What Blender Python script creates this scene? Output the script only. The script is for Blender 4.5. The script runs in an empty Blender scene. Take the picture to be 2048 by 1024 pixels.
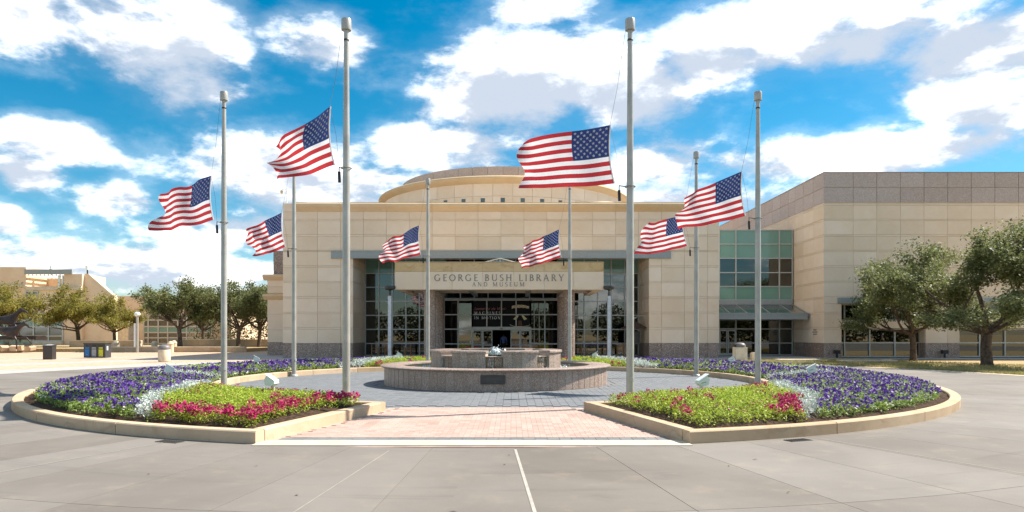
import bpy, bmesh, math, random
import numpy as np
from mathutils import Vector, Matrix, Euler
random.seed(7); NR = np.random.RandomState(11)
S = bpy.context.scene
COL = S.collection
rad = math.radians

# ------------------------------------------------------------------ camera, sky, sun, exposure
CX, CY, CZ, F = 0.62, -24.07, 1.737, 1350.0       # focal length in pixels of a 2048 wide picture
cd = bpy.data.cameras.new('camera'); cam = bpy.data.objects.new('camera', cd); COL.objects.link(cam)
cam.location = (CX, CY, CZ); cam.rotation_euler = (rad(90), 0, 0)
cd.sensor_width = 36.0; cd.lens = 36.0*F/2048.0; cd.shift_y = (667.5-512)/2048.0
cd.clip_start = 0.1; cd.clip_end = 3000
S.camera = cam
S.view_settings.view_transform = 'Standard'; S.view_settings.look = 'None'
S.view_settings.exposure = 1.85; S.view_settings.gamma = 1.0
SUN_AZ, SUN_EL = 21.0, 48.0                        # degrees behind the +X axis, elevation
sv = Vector((math.cos(rad(SUN_AZ))*math.cos(rad(SUN_EL)), math.sin(rad(SUN_AZ))*math.cos(rad(SUN_EL)), math.sin(rad(SUN_EL))))
sl = bpy.data.lights.new('sun', 'SUN'); sl.energy = 2.7; sl.angle = rad(0.6); sl.color = (1.0, 0.94, 0.84)
so = bpy.data.objects.new('sun', sl); COL.objects.link(so)
so.rotation_euler = (-sv).to_track_quat('-Z', 'Y').to_euler(); so.location = sv*80

class NT:
    """tiny node helper"""
    def __init__(s, tree): s.t = tree; s.n = tree.nodes; s.l = tree.links
    def new(s, typ, **kw):
        nd = s.n.new(typ)
        for k, v in kw.items(): setattr(nd, k, v)
        return nd
    def put(s, sock, v):
        if hasattr(v, 'is_linked') or hasattr(v, 'links'): s.l.new(v, sock)
        elif isinstance(v, (tuple, list)) and len(v) == 3 and sock.type == 'RGBA': sock.default_value = (*v, 1)
        else: sock.default_value = v
    def m(s, op, a, b=None, c=None, clamp=False):
        nd = s.new('ShaderNodeMath', operation=op, use_clamp=clamp)
        for i, v in enumerate((a, b, c)):
            if v is not None: s.put(nd.inputs[i], v)
        return nd.outputs[0]
    def vm(s, op, a, b=None, scale=None):
        nd = s.new('ShaderNodeVectorMath', operation=op)
        s.put(nd.inputs[0], a)
        if b is not None: s.put(nd.inputs[1], b)
        if scale is not None: s.put(nd.inputs[3], scale)
        return nd.outputs[0]
    def mix(s, f, a, b, blend='MIX'):
        nd = s.new('ShaderNodeMix', data_type='RGBA', blend_type=blend)
        s.put(nd.inputs[0], f); s.put(nd.inputs[6], a); s.put(nd.inputs[7], b)
        return nd.outputs[2]
    def noise(s, vec, scale, detail=4, rough=0.55, dist=0.0):
        nd = s.new('ShaderNodeTexNoise'); s.put(nd.inputs['Scale'], scale)
        if vec is not None: s.l.new(vec, nd.inputs['Vector'])
        nd.inputs['Detail'].default_value = detail; nd.inputs['Roughness'].default_value = rough
        nd.inputs['Distortion'].default_value = dist
        return nd.outputs['Fac']
    def ss(s, x, a, b, lo=0.0, hi=1.0):
        nd = s.new('ShaderNodeMapRange', interpolation_type='SMOOTHSTEP')
        s.put(nd.inputs[0], x)
        for i, v in zip((1, 2, 3, 4), (a, b, lo, hi)): nd.inputs[i].default_value = v
        return nd.outputs[0]
    def sep(s, v):
        nd = s.new('ShaderNodeSeparateXYZ'); s.l.new(v, nd.inputs[0]); return nd.outputs
    def comb(s, x, y, z):
        nd = s.new('ShaderNodeCombineXYZ')
        for i, v in enumerate((x, y, z)): s.put(nd.inputs[i], v)
        return nd.outputs[0]

# world: Nishita sky with procedural cumulus
W = bpy.data.worlds.new('World'); S.world = W; W.use_nodes = True
def build_world():
    n = NT(W.node_tree); n.n.clear()
    out = n.new('ShaderNodeOutputWorld'); bg = n.new('ShaderNodeBackground'); bg.inputs[1].default_value = 0.12
    n.l.new(bg.outputs[0], out.inputs[0])
    sky = n.new('ShaderNodeTexSky', sky_type='NISHITA', sun_disc=False)
    sky.sun_elevation = rad(SUN_EL); sky.sun_rotation = math.atan2(sv.x, sv.y)
    sky.air_density = 1.0; sky.dust_density = 0.4; sky.ozone_density = 3.0
    hs = n.new('ShaderNodeHueSaturation'); n.l.new(sky.outputs[0], hs.inputs['Color'])
    hs.inputs['Hue'].default_value = 0.480; hs.inputs['Saturation'].default_value = 1.50; hs.inputs['Value'].default_value = 0.33
    tc = n.new('ShaderNodeTexCoord'); d = tc.outputs['Generated']
    x, y, z = n.sep(d)
    zz = n.m('MAXIMUM', z, 0.0)
    az = n.m('ARCTAN2', x, y); el = n.m('ARCSINE', zz)
    # cloud layer coordinates: flatten towards the horizon like a real deck
    k = n.m('DIVIDE', 1.0, n.m('ADD', zz, 0.42))
    P = n.comb(n.m('MULTIPLY', x, k), n.m('MULTIPLY', y, k), n.m('MULTIPLY', zz, 1.6))
    n1 = n.noise(P, 3.6, 9, 0.58, 0.15)
    n2 = n.noise(n.vm('ADD', P, (5.2, 1.3, 2.2)), 12.0, 8, 0.62)
    blobs = [(170,40,330,95),(330,90,190,120),(380,165,120,80),(640,88,115,55),(110,285,140,50),(55,345,90,45),
             (985,175,215,110),(1130,140,190,85),(900,300,190,65),(560,330,250,80),(700,380,250,60),(230,405,120,45),(90,520,220,60),(330,535,330,65),
             (0,440,80,40),(1640,60,420,100),(1960,100,250,115),(1450,110,150,70),(1700,310,480,58),(1320,320,150,72),(1270,190,130,85),(1090,12,120,38),
             (1230,420,500,60),(1960,215,160,60),(480,470,300,50)]
    fld = None; tw = None; ts = None
    for (cx, cy, rx, ry) in blobs:
        u = (cx-1024)/F; v = (667.5-cy)/F
        a0 = math.atan(u); e0 = math.atan2(v, math.hypot(1, u))
        ra = rx/F*math.cos(a0)**2; re = ry/F*math.cos(e0)*math.cos(a0)
        q = n.m('SQRT', n.m('ADD', n.m('POWER', n.m('ABSOLUTE', n.m('MULTIPLY_ADD', az, 1/ra, -a0/ra)), 2.0),
                                   n.m('POWER', n.m('ABSOLUTE', n.m('MULTIPLY_ADD', el, 1/re, -e0/re)), 2.0)))
        fi = n.m('SUBTRACT', 1.0, q)
        fld = fi if fld is None else n.m('SMOOTH_MAX', fld, fi, 0.2)
        wi = n.m('POWER', n.m('MAXIMUM', n.m('ADD', fi, 0.35), 0.0), 2.0)
        tv = n.m('MULTIPLY', n.m('MULTIPLY_ADD', el, 1/re, -e0/re), wi)
        tw = n.m('ADD', wi, 0.02) if tw is None else n.m('ADD', tw, wi)
        ts = tv if ts is None else n.m('ADD', ts, tv)
    # beyond the frame the same broken cumulus goes on
    away = n.m('MAXIMUM', n.ss(n.m('ABSOLUTE', az), 0.60, 0.85), n.ss(el, 0.46, 0.62))
    base = n.m('MULTIPLY_ADD', away, 0.85, -0.75)
    fld = n.m('MAXIMUM', fld, base)
    fld = n.m('MINIMUM', fld, 0.6)
    e = n.m('ADD', n.m('MULTIPLY', fld, 0.85), n.m('ADD', n.m('MULTIPLY_ADD', n1, 1.7, -0.85), n.m('MULTIPLY_ADD', n2, 0.8, -0.40)))
    dens = n.ss(e, -0.06, 0.52)
    thin = n.m('MULTIPLY', n.ss(e, -0.40, 0.3), 0.14)
    dens = n.m('MAXIMUM', dens, thin)
    # self shading: thicker and lower parts greyer
    n3 = n.noise(n.vm('ADD', P, (0.04, -0.02, 0.07)), 3.6, 6, 0.55, 0.15)
    vert = n.m('DIVIDE', ts, tw)
    lit = n.m('ADD', n.m('MULTIPLY', n.m('SUBTRACT', n1, n3), 5.0), n.m('MULTIPLY_ADD', vert, 0.55, 0.70))
    lit = n.m('ADD', lit, n.m('MULTIPLY_ADD', n2, 1.5, -0.80))
    thick = n.ss(e, 0.30, 1.0)
    shade = n.m('SUBTRACT', lit, n.m('MULTIPLY', thick, 0.36), clamp=True)
    for (cx, cy, rx, ry, am) in ((1800,105,300,75,0.75),(1330,385,240,50,0.5),(1000,235,170,45,0.4),(480,420,260,40,0.35)):   # grey bellies of the thickest clouds
        u = (cx-1024)/F; v = (667.5-cy)/F; a0 = math.atan(u); e0 = math.atan2(v, math.hypot(1, u))
        ra = rx/F*math.cos(a0)**2; re = ry/F*math.cos(e0)*math.cos(a0)
        q = n.m('SQRT', n.m('ADD', n.m('POWER', n.m('ABSOLUTE', n.m('MULTIPLY_ADD', az, 1/ra, -a0/ra)), 2.0), n.m('POWER', n.m('ABSOLUTE', n.m('MULTIPLY_ADD', el, 1/re, -e0/re)), 2.0)))
        g_ = n.ss(n.m('ADD', q, n.m('MULTIPLY_ADD', n1, 1.6, -0.8)), 1.1, 0.1)
        shade = n.m('SUBTRACT', shade, n.m('MULTIPLY', g_, am), clamp=True)
    ccol = n.mix(n.ss(shade, 0.15, 1.15), (1.5, 1.7, 2.0), (5.1, 5.0, 4.9))
    col = n.mix(dens, hs.outputs[0], ccol)
    n.l.new(col, bg.inputs[0])
build_world()
W.cycles.sampling_method = 'AUTOMATIC'

# ------------------------------------------------------------------ helpers
def tag(o, label=None, cat=None, group=None, kind=None):
    if label: o['label'] = label
    if cat: o['category'] = cat
    if group: o['group'] = group
    if kind: o['kind'] = kind
    return o
def link(name, data, parent=None, loc=(0,0,0), rz=0.0):
    o = bpy.data.objects.new(name, data); COL.objects.link(o)
    o.location = loc; o.rotation_euler = (0, 0, rz)
    if parent is not None: o.parent = parent
    return o
def empty(name, loc=(0,0,0), rz=0.0, label=None, cat=None, group=None, parent=None):
    o = link(name, None, parent, loc, rz); o.empty_display_size = 0.2
    return tag(o, label, cat, group)
def copy_tree(o, parent=None):
    c = o.copy(); COL.objects.link(c); c.parent = parent
    for ch in list(o.children): copy_tree(ch, c)
    return c

class MB:
    def __init__(s): s.v = []; s.f = []; s.mi = []; s.cur = 0
    def add(s, vs, fs):
        b = len(s.v); s.v += [tuple(p) for p in vs]
        s.f += [tuple(b+i for i in f) for f in fs]; s.mi += [s.cur]*len(fs); return s
    def box(s, x0, x1, y0, y1, z0, z1):
        return s.add([(x0,y0,z0),(x1,y0,z0),(x1,y1,z0),(x0,y1,z0),(x0,y0,z1),(x1,y0,z1),(x1,y1,z1),(x0,y1,z1)],
                     [(0,3,2,1),(4,5,6,7),(0,1,5,4),(1,2,6,5),(2,3,7,6),(3,0,4,7)])
    def obox(s, c, sx, sy, sz, mat):
        vs = [mat @ Vector((a*sx/2, b*sy/2, d*sz/2)) + Vector(c) for d in (-1,1) for a, b in ((-1,-1),(1,-1),(1,1),(-1,1))]
        return s.add(vs, [(0,3,2,1),(4,5,6,7),(0,1,5,4),(1,2,6,5),(2,3,7,6),(3,0,4,7)])
    def panel(s, w, h, t, c=0.008):
        """slab centred in x and z, back at y=0, front face at y=-t with chamfered edges"""
        a, b = w/2, h/2
        return s.add([(-a,0,-b),(a,0,-b),(a,0,b),(-a,0,b),(-a,-t+c,-b),(a,-t+c,-b),(a,-t+c,b),(-a,-t+c,b),
                      (-a+c,-t,-b+c),(a-c,-t,-b+c),(a-c,-t,b-c),(-a+c,-t,b-c)],
                     [(0,1,2,3),(8,9,10,11)[::1],(4,5,9,8),(5,6,10,9),(6,7,11,10),(7,4,8,11),(0,4,7,3)[::1],(1,2,6,5),(2,3,7,6),(0,1,5,4)])
    def lathe(s, prof, seg=32, c=(0,0), a0=0.0, a1=2*math.pi, close_prof=False):
        full = abs((a1-a0)-2*math.pi) < 1e-6
        n = seg if full else seg+1; m = len(prof); vs = []
        for i in range(n):
            a = a0+(a1-a0)*i/seg
            for (r, z) in prof: vs.append((c[0]+r*math.cos(a), c[1]+r*math.sin(a), z))
        fs = []
        for i in range(seg):
            j = (i+1) % n
            for k in range(m if close_prof else m-1):
                k2 = (k+1) % m
                fs.append((i*m+k, j*m+k, j*m+k2, i*m+k2))
        if close_prof and not full:
            fs.append(tuple(range(m))); fs.append(tuple(range((n-1)*m, n*m))[::-1])
        return s.add(vs, fs)
    def tube(s, pts, rs, seg=8, caps=True):
        pts = [Vector(p) for p in pts]; n = len(pts)
        if not hasattr(rs, '__len__'): rs = [rs]*n
        vs = []; up = None
        for i, p in enumerate(pts):
            t = (pts[min(i+1, n-1)]-pts[max(i-1, 0)]).normalized()
            if up is None:
                up = Vector((0,0,1)) if abs(t.z) < 0.9 else Vector((1,0,0))
            a = t.cross(up)
            if a.length < 1e-5: a = t.orthogonal()
            a.normalize(); b = a.cross(t).normalized(); up = b
            for k in range(seg):
                th = 2*math.pi*k/seg
                vs.append(p+(a*math.cos(th)+b*math.sin(th))*rs[i])
        fs = [(i*seg+k, i*seg+(k+1) % seg, (i+1)*seg+(k+1) % seg, (i+1)*seg+k) for i in range(n-1) for k in range(seg)]
        if caps: fs += [tuple(range(seg))[::-1], tuple(range((n-1)*seg, n*seg))]
        return s.add(vs, fs)
    def prism(s, poly, axis, a, b):
        """extrude a 2-D polygon along axis ('x','y','z') from a to b"""
        def P(u, v, w): return {'x': (w,u,v), 'y': (u,w,v), 'z': (u,v,w)}[axis]
        n = len(poly); vs = [P(u,v,a) for u,v in poly]+[P(u,v,b) for u,v in poly]
        fs = [tuple(range(n))[::-1], tuple(range(n,2*n))]+[(i,(i+1)%n,n+(i+1)%n,n+i) for i in range(n)]
        return s.add(vs, fs)
    def mesh(s, name, mats, smooth=False):
        me = bpy.data.meshes.new(name); me.from_pydata(s.v, [], s.f)
        mats = mats if isinstance(mats, (list, tuple)) else [mats]
        for m in mats: me.materials.append(m)
        if len(mats) > 1: me.polygons.foreach_set('material_index', s.mi)
        bm = bmesh.new(); bm.from_mesh(me); bmesh.ops.recalc_face_normals(bm, faces=bm.faces); bm.to_mesh(me); bm.free()
        if smooth:
            me.polygons.foreach_set('use_smooth', [True]*len(me.polygons))
            try: me.set_sharp_from_angle(angle=rad(38))
            except Exception: pass
        me.update(); return me
    def build(s, name, mats, parent=None, smooth=False, loc=(0,0,0), rz=0.0):
        return link(name, s.mesh(name, mats, smooth), parent, loc, rz)

def np_quads(name, V, mat, parent=None, mi=None):
    """V: (n,4,3) array of quads -> one mesh object"""
    n = V.shape[0]; me = bpy.data.meshes.new(name)
    me.vertices.add(n*4); me.vertices.foreach_set('co', V.reshape(-1).astype(np.float32))
    me.loops.add(n*4); me.loops.foreach_set('vertex_index', np.arange(n*4, dtype=np.int32))
    me.polygons.add(n); me.polygons.foreach_set('loop_start', np.arange(0, n*4, 4, dtype=np.int32))
    try: me.polygons.foreach_set('loop_total', np.full(n, 4, dtype=np.int32))
    except Exception: pass
    for m in (mat if isinstance(mat, (list, tuple)) else [mat]): me.materials.append(m)
    if mi is not None: me.polygons.foreach_set('material_index', mi.astype(np.int32))
    me.update(calc_edges=True); me.validate()
    if name is None: return me
    return link(name, me, parent)
def leaf_quads(C, size, up=0.5, asp=0.55, R=NR):
    """rhombus leaves at centres C, random orientation with normals biased upward"""
    n = len(C); nrm = R.normal(size=(n,3)); nrm[:,2] = np.abs(nrm[:,2])+up
    nrm /= np.linalg.norm(nrm, axis=1)[:,None]
    t = R.normal(size=(n,3)); t -= nrm*np.sum(t*nrm, 1)[:,None]; t /= np.linalg.norm(t, axis=1)[:,None]
    b = np.cross(nrm, t); sz = (size*(0.65+0.7*R.rand(n)))[:,None]
    return np.stack([C-t*sz*0.5, C+b*sz*asp*0.5, C+t*sz*0.5, C-b*sz*asp*0.5], 1)

# ------------------------------------------------------------------ materials
def material(name, fn):
    m = bpy.data.materials.new(name); m.use_nodes = True
    n = NT(m.node_tree); bs = n.n.get('Principled BSDF'); fn(n, bs, m); return m
def coords(n, rnd=True, obj=True):
    tc = n.new('ShaderNodeTexCoord'); v = tc.outputs['Object']
    if not obj:
        g = n.new('ShaderNodeNewGeometry'); v = g.outputs['Position']
    oi = n.new('ShaderNodeObjectInfo'); r = oi.outputs['Random']
    if rnd: v = n.vm('ADD', v, n.comb(n.m('MULTIPLY', r, 91.0), n.m('MULTIPLY', r, 37.0), n.m('MULTIPLY', r, 63.0)))
    return v, r
def bump(n, bs, h, strength=0.3, dist=0.01):
    b = n.new('ShaderNodeBump'); b.inputs['Strength'].default_value = strength; b.inputs['Distance'].default_value = dist
    n.l.new(h, b.inputs['Height']); n.l.new(b.outputs[0], bs.inputs['Normal'])
def simple(name, col, rough=0.6, metal=0.0, var=0.12, scale=6.0, spec=0.5, bmp=0.0):
    def fn(n, bs, m):
        v, r = coords(n)
        f = n.noise(v, scale, 5)
        a = tuple(c*(1-var) for c in col); b = tuple(min(1, c*(1+var)) for c in col)
        n.put(bs.inputs['Base Color'], n.mix(n.ss(f, 0.3, 0.7), a, b))
        bs.inputs['Roughness'].default_value = rough; bs.inputs['Metallic'].default_value = metal
        bs.inputs['Specular IOR Level'].default_value = spec
        if bmp: bump(n, bs, n.noise(v, scale*6, 4), bmp, 0.01)
    return material(name, fn)
def sandstone(name, c1, c2, c3, veins=1.0, obj=True):
    def fn(n, bs, m):
        v, r = coords(n, True, obj)
        warp = n.vm('ADD', v, n.vm('SCALE', n.comb(n.noise(v, 0.9, 3), n.noise(n.vm('ADD', v, (7,3,1)), 0.9, 3), n.noise(n.vm('ADD', v, (3,9,5)), 0.9, 3)), scale=1.6))
        big = n.noise(warp, 0.55, 5, 0.6)
        st = n.noise(n.vm('MULTIPLY', warp, (0.7, 0.7, 3.2)), 1.5, 6, 0.6, 0.6)
        col = n.mix(n.ss(big, 0.3, 0.72), c1, c2)
        col = n.mix(n.m('MULTIPLY', n.ss(st, 0.50, 0.74), 0.55*veins), col, c3)
        col = n.mix(n.m('MULTIPLY', n.m('SUBTRACT', r, 0.5), 0.22), col, (1,1,1), 'ADD') if False else col
        br = n.new('ShaderNodeBrightContrast'); n.l.new(col, br.inputs[0])
        n.put(br.inputs[1], n.m('MULTIPLY_ADD', r, 0.09, -0.045)); col = br.outputs[0]
        rain = n.noise(n.vm('MULTIPLY', v, (5.0, 5.0, 0.3)), 1.0, 5, 0.65)
        col = n.mix(n.m('MULTIPLY', n.ss(rain, 0.55, 0.8), 0.22*veins), col, c3)
        fine = n.noise(v, 60, 3)
        col = n.mix(n.m('MULTIPLY', n.ss(fine, 0.35, 0.65), 0.10), col, c3)
        n.put(bs.inputs['Base Color'], col); bs.inputs['Roughness'].default_value = 0.85
        bs.inputs['Specular IOR Level'].default_value = 0.25
        bump(n, bs, n.noise(v, 25, 5), 0.15, 0.01)
    return material(name, fn)
def granite(name, c1, c2, c3, rough=0.45, scale=26.0, wet=0.0):
    def fn(n, bs, m):
        v, r = coords(n)
        vo = n.new('ShaderNodeTexVoronoi'); n.l.new(v, vo.inputs['Vector']); vo.inputs['Scale'].default_value = scale
        g = n.sep(vo.outputs['Color'])[0]
        big = n.noise(v, 1.3, 4)
        col = n.mix(n.ss(g, 0.25, 0.6), c1, c2)
        col = n.mix(n.ss(g, 0.78, 0.95), col, c3)
        col = n.mix(n.m('MULTIPLY', n.ss(big, 0.45, 0.75), 0.35), col, c1)
        br = n.new('ShaderNodeBrightContrast'); n.l.new(col, br.inputs[0])
        n.put(br.inputs[1], n.m('MULTIPLY_ADD', r, 0.05, -0.025))
        n.put(bs.inputs['Base Color'], br.outputs[0]); bs.inputs['Roughness'].default_value = rough
    return material(name, fn)
M = {}
M['sand'] = sandstone('sandstone', (0.80,0.625,0.455), (0.85,0.69,0.53), (0.75,0.54,0.345), 0.55)
M['sand_band'] = sandstone('sandstone_figured', (0.62,0.43,0.22), (0.72,0.53,0.30), (0.48,0.28,0.12), 1.3)
M['cornice'] = sandstone('sandstone_cornice', (0.66,0.47,0.28), (0.72,0.54,0.34), (0.58,0.38,0.20), 0.5)
M['mortar'] = simple('mortar', (0.64,0.49,0.33), 0.95)
M['gran'] = granite('granite_base', (0.20,0.135,0.105), (0.36,0.26,0.21), (0.54,0.44,0.38))
M['gran_top'] = granite('granite_pink', (0.43,0.34,0.295), (0.515,0.42,0.37), (0.58,0.49,0.44), 0.8)
M['gran_f'] = granite('granite_fountain', (0.235,0.165,0.13), (0.37,0.275,0.225), (0.52,0.42,0.365), 0.4, 55)
M['gran_wet'] = granite('granite_wet', (0.15,0.10,0.07), (0.27,0.19,0.14), (0.42,0.34,0.28), 0.15, 55)
M['steel'] = simple('painted_steel_grey', (0.30,0.32,0.31), 0.45, 0.0, 0.06)
M['alum'] = simple('aluminium_mullion', (0.46,0.46,0.43), 0.4, 0.3, 0.05)
M['pole'] = simple('brushed_aluminium_pole', (0.40,0.38,0.335), 0.34, 0.2, 0.12, 2.5)
M['white_metal'] = simple('white_enamel', (0.74,0.77,0.75), 0.35, 0.0, 0.04)
M['dark_metal'] = simple('dark_bronze_metal', (0.055,0.05,0.048), 0.4, 0.3, 0.1)
M['rope'] = simple('rope', (0.22,0.22,0.2), 0.9)
M['black'] = simple('black_rubber', (0.02,0.02,0.022), 0.6)
M['kerb'] = sandstone('kerb_concrete', (0.46,0.33,0.21), (0.57,0.43,0.29), (0.34,0.215,0.12), 1.0)
M['cream_conc'] = simple('cream_concrete', (0.66,0.55,0.40), 0.9, 0, 0.12, 3.0, 0.2, 0.2)
M['soil'] = simple('dark_mulch', (0.060,0.038,0.026), 1.0, 0, 0.5, 14, 0.1, 1.0)
M['wood'] = simple('teak', (0.30,0.15,0.065), 0.6, 0, 0.25, 9)
M['bark'] = simple('bark', (0.105,0.078,0.058), 0.95, 0, 0.4, 7, 0.1, 0.8)
M['bronze'] = simple('statue_bronze', (0.035,0.024,0.021), 0.42, 0.3, 0.35, 3)
M['letter'] = simple('engraved_grey_letter', (0.25,0.24,0.215), 0.7, 0.1, 0.1)
M['ceil'] = simple('soffit_plaster', (0.52,0.45,0.38), 0.9)
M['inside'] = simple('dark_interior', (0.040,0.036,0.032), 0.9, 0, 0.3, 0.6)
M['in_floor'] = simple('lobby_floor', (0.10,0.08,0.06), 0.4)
M['roof'] = simple('roof_membrane', (0.35,0.33,0.31), 0.9)
M['shade'] = simple('lamp_shade', (0.75,0.68,0.52), 0.8)

def glass(name, tint, refl=0.10, rough=0.01, trans=0.35):
    def fn(n, bs, m):
        n.n.remove(bs); out = n.n.get('Material Output')
        v, r = coords(n, True)
        tr = n.new('ShaderNodeBsdfTransparent'); n.put(tr.inputs[0], tuple(c*trans for c in tint))
        gl = n.new('ShaderNodeBsdfGlossy'); gl.inputs['Roughness'].default_value = rough
        n.put(gl.inputs[0], (0.86,0.9,0.88))
        nb = n.noise(v, 0.9, 2)
        b = n.new('ShaderNodeBump'); b.inputs['Strength'].default_value = 0.015; b.inputs['Distance'].default_value = 0.02
        n.l.new(nb, b.inputs['Height']); n.l.new(b.outputs[0], gl.inputs['Normal'])
        fr = n.new('ShaderNodeFresnel'); fr.inputs[0].default_value = 1.5
        f = n.m('MULTIPLY_ADD', fr.outputs[0], 1.5, refl, clamp=True)
        mx = n.new('ShaderNodeMixShader'); n.l.new(f, mx.inputs[0]); n.l.new(tr.outputs[0], mx.inputs[1]); n.l.new(gl.outputs[0], mx.inputs[2])
        n.l.new(mx.outputs[0], out.inputs[0])
    return material(name, fn)
M['glass'] = glass('tinted_glass', (0.62,0.66,0.60), 0.06)
M['glass_clear'] = glass('canopy_glass', (0.8,0.9,0.86), 0.18, 0.05, 0.8)
def fn(n, bs, m):
    v, r = coords(n)
    n.put(bs.inputs['Base Color'], n.mix(n.noise(v, 0.5, 3), (0.15,0.29,0.235), (0.20,0.35,0.29)))
    bs.inputs['Roughness'].default_value = 0.08
M['green_glass'] = material('green_spandrel_glass', fn)
M['poster'] = simple('black_poster', (0.010,0.010,0.012), 0.5, 0, 0.1, 6, 0.15)

def fn(n, bs, m):   # slab concrete with stains, world coordinates
    v, r = coords(n, False, False)
    a = n.noise(v, 0.35, 6, 0.62, 0.4); b = n.noise(n.vm('ADD', v, (4,8,0)), 1.6, 6, 0.65); c = n.noise(v, 45, 3)
    st = n.noise(n.vm('MULTIPLY', v, (0.5,1.3,1)), 0.9, 6, 0.7, 1.0)
    col = n.mix(n.ss(a, 0.32, 0.68), (0.160,0.140,0.120), (0.204,0.181,0.157))
    col = n.mix(n.m('MULTIPLY', n.ss(b, 0.52, 0.72), 0.42), col, (0.27,0.22,0.17))
    col = n.mix(n.m('MULTIPLY', n.ss(st, 0.58, 0.76), 0.38), col, (0.112,0.100,0.089))
    wt = n.noise(n.vm('MULTIPLY', n.vm('ADD', v, (31,17,0)), (0.35,1.1,1)), 1.3, 7, 0.75, 1.5)
    col = n.mix(n.m('MULTIPLY', n.ss(wt, 0.64, 0.78), 0.4), col, (0.30,0.28,0.25))
    px, py, pz = n.sep(v)
    rr = n.m('SQRT', n.m('ADD', n.m('POWER', px, 2.0), n.m('POWER', py, 2.0)))
    ty = n.noise(n.comb(n.m('MULTIPLY', rr, 2.6), n.m('MULTIPLY', n.m('ARCTAN2', px, py), 2.0), 0.0), 1.0, 5, 0.7)     # tyre wear round the drive
    col = n.mix(n.m('MULTIPLY', n.ss(ty, 0.56, 0.72), 0.40), col, (0.100,0.090,0.080))
    sp = n.noise(n.vm('ADD', v, (9,2,0)), 11.0, 2)
    col = n.mix(n.m('MULTIPLY', n.ss(sp, 0.77, 0.80), 0.4), col, (0.08,0.07,0.06))
    col = n.mix(n.m('MULTIPLY', n.ss(c, 0.5, 0.75), 0.25), col, (0.13,0.12,0.11))
    br = n.new('ShaderNodeBrightContrast'); n.l.new(col, br.inputs[0]); n.put(br.inputs[1], n.m('MULTIPLY_ADD', r, 0.040, -0.020))
    n.put(bs.inputs['Base Color'], br.outputs[0]); bs.inputs['Roughness'].default_value = 0.8
    bs.inputs['Specular IOR Level'].default_value = 0.3
    bump(n, bs, c, 0.2, 0.004)
M['conc'] = material('drive_concrete', fn)
def paver(name, c1, c2, c3):
    def fn(n, bs, m):
        v, r = coords(n, False, False)
        wn = n.new('ShaderNodeTexWhiteNoise'); n.l.new(n.vm('FLOOR', n.vm('MULTIPLY', v, (5.0, 4.0, 0.0))), wn.inputs['Vector'])
        f = n.m('FRACT', n.m('ADD', wn.outputs['Value'], r))
        col = n.mix(f, c1, c2); col = n.mix(n.m('MULTIPLY', n.ss(n.noise(v, 0.8, 5, 0.65), 0.45, 0.75), 0.6), col, c3)
        n.put(bs.inputs['Base Color'], col); bs.inputs['Roughness'].default_value = 0.85
        bump(n, bs, n.noise(v, 60, 3), 0.2, 0.004)
    return material(name, fn)
M['pink_brick'] = paver('pink_brick', (0.36,0.245,0.20), (0.46,0.335,0.28), (0.48,0.38,0.31))
M['grey_paver'] = paver('blue_grey_paver', (0.125,0.13,0.138), (0.162,0.168,0.176), (0.18,0.183,0.187))
M['dark_paver'] = paver('dark_grey_paver', (0.12,0.125,0.13), (0.17,0.175,0.18), (0.2,0.2,0.2))
M['tan_paver'] = paver('tan_paver', (0.43,0.285,0.185), (0.52,0.37,0.255), (0.50,0.39,0.29))
M['light_paver'] = paver('light_grey_paver', (0.33,0.32,0.305), (0.39,0.38,0.365), (0.44,0.41,0.365))
M['white_band'] = simple('cream_band', (0.50,0.43,0.33), 0.85, 0, 0.1, 2.0)
M['joint'] = simple('joint_filler', (0.12,0.108,0.095), 0.9)
M['sealant'] = simple('pale_joint_sealant', (0.36,0.33,0.285), 0.8)
def fn(n, bs, m):   # winter lawn
    v, r = coords(n, False, False)
    px, py, pz = n.sep(v)
    rr = n.m('SQRT', n.m('ADD', n.m('POWER', px, 2.0), n.m('POWER', py, 2.0)))
    g = n.noise(v, 0.35, 5, 0.6); f = n.noise(v, 9, 5, 0.7)
    near = n.m('MULTIPLY', n.ss(rr, 26.5, 23.0), n.ss(g, 0.25, 0.5))
    col = n.mix(n.ss(f, 0.3, 0.7), (0.30,0.20,0.095), (0.46,0.34,0.17))
    col = n.mix(n.m('MULTIPLY', near, 0.55), col, (0.22,0.25,0.06))
    col = n.mix(n.m('MULTIPLY', n.ss(g, 0.6, 0.75), 0.6), col, (0.14,0.09,0.05))
    n.put(bs.inputs['Base Color'], col); bs.inputs['Roughness'].default_value = 1.0
    bump(n, bs, n.noise(v, 30, 4), 0.8, 0.03)
M['lawn'] = material('dormant_lawn', fn)
def leafmat(name, c1, c2, c3=None, scale=1.5, tr=0.35):
    def fn(n, bs, m):
        v, r = coords(n, True)
        a = n.noise(v, scale, 4); b = n.noise(v, scale*14, 2)
        col = n.mix(n.ss(n.m('ADD', n.m('MULTIPLY', a, 0.5), n.m('MULTIPLY', b, 0.5)), 0.36, 0.64), c1, c2)
        if c3: col = n.mix(n.m('MULTIPLY', n.ss(b, 0.58, 0.7), 0.7), col, c3)
        n.put(bs.inputs['Base Color'], col); bs.inputs['Roughness'].default_value = 0.55
        bs.inputs['Specular IOR Level'].default_value = 0.35
        out = n.n.get('Material Output'); t = n.new('ShaderNodeBsdfTranslucent'); n.l.new(col, t.inputs[0])
        mx = n.new('ShaderNodeMixShader'); mx.inputs[0].default_value = tr
        n.l.new(bs.outputs[0], mx.inputs[1]); n.l.new(t.outputs[0], mx.inputs[2]); n.l.new(mx.outputs[0], out.inputs[0])
    return material(name, fn)
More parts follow.
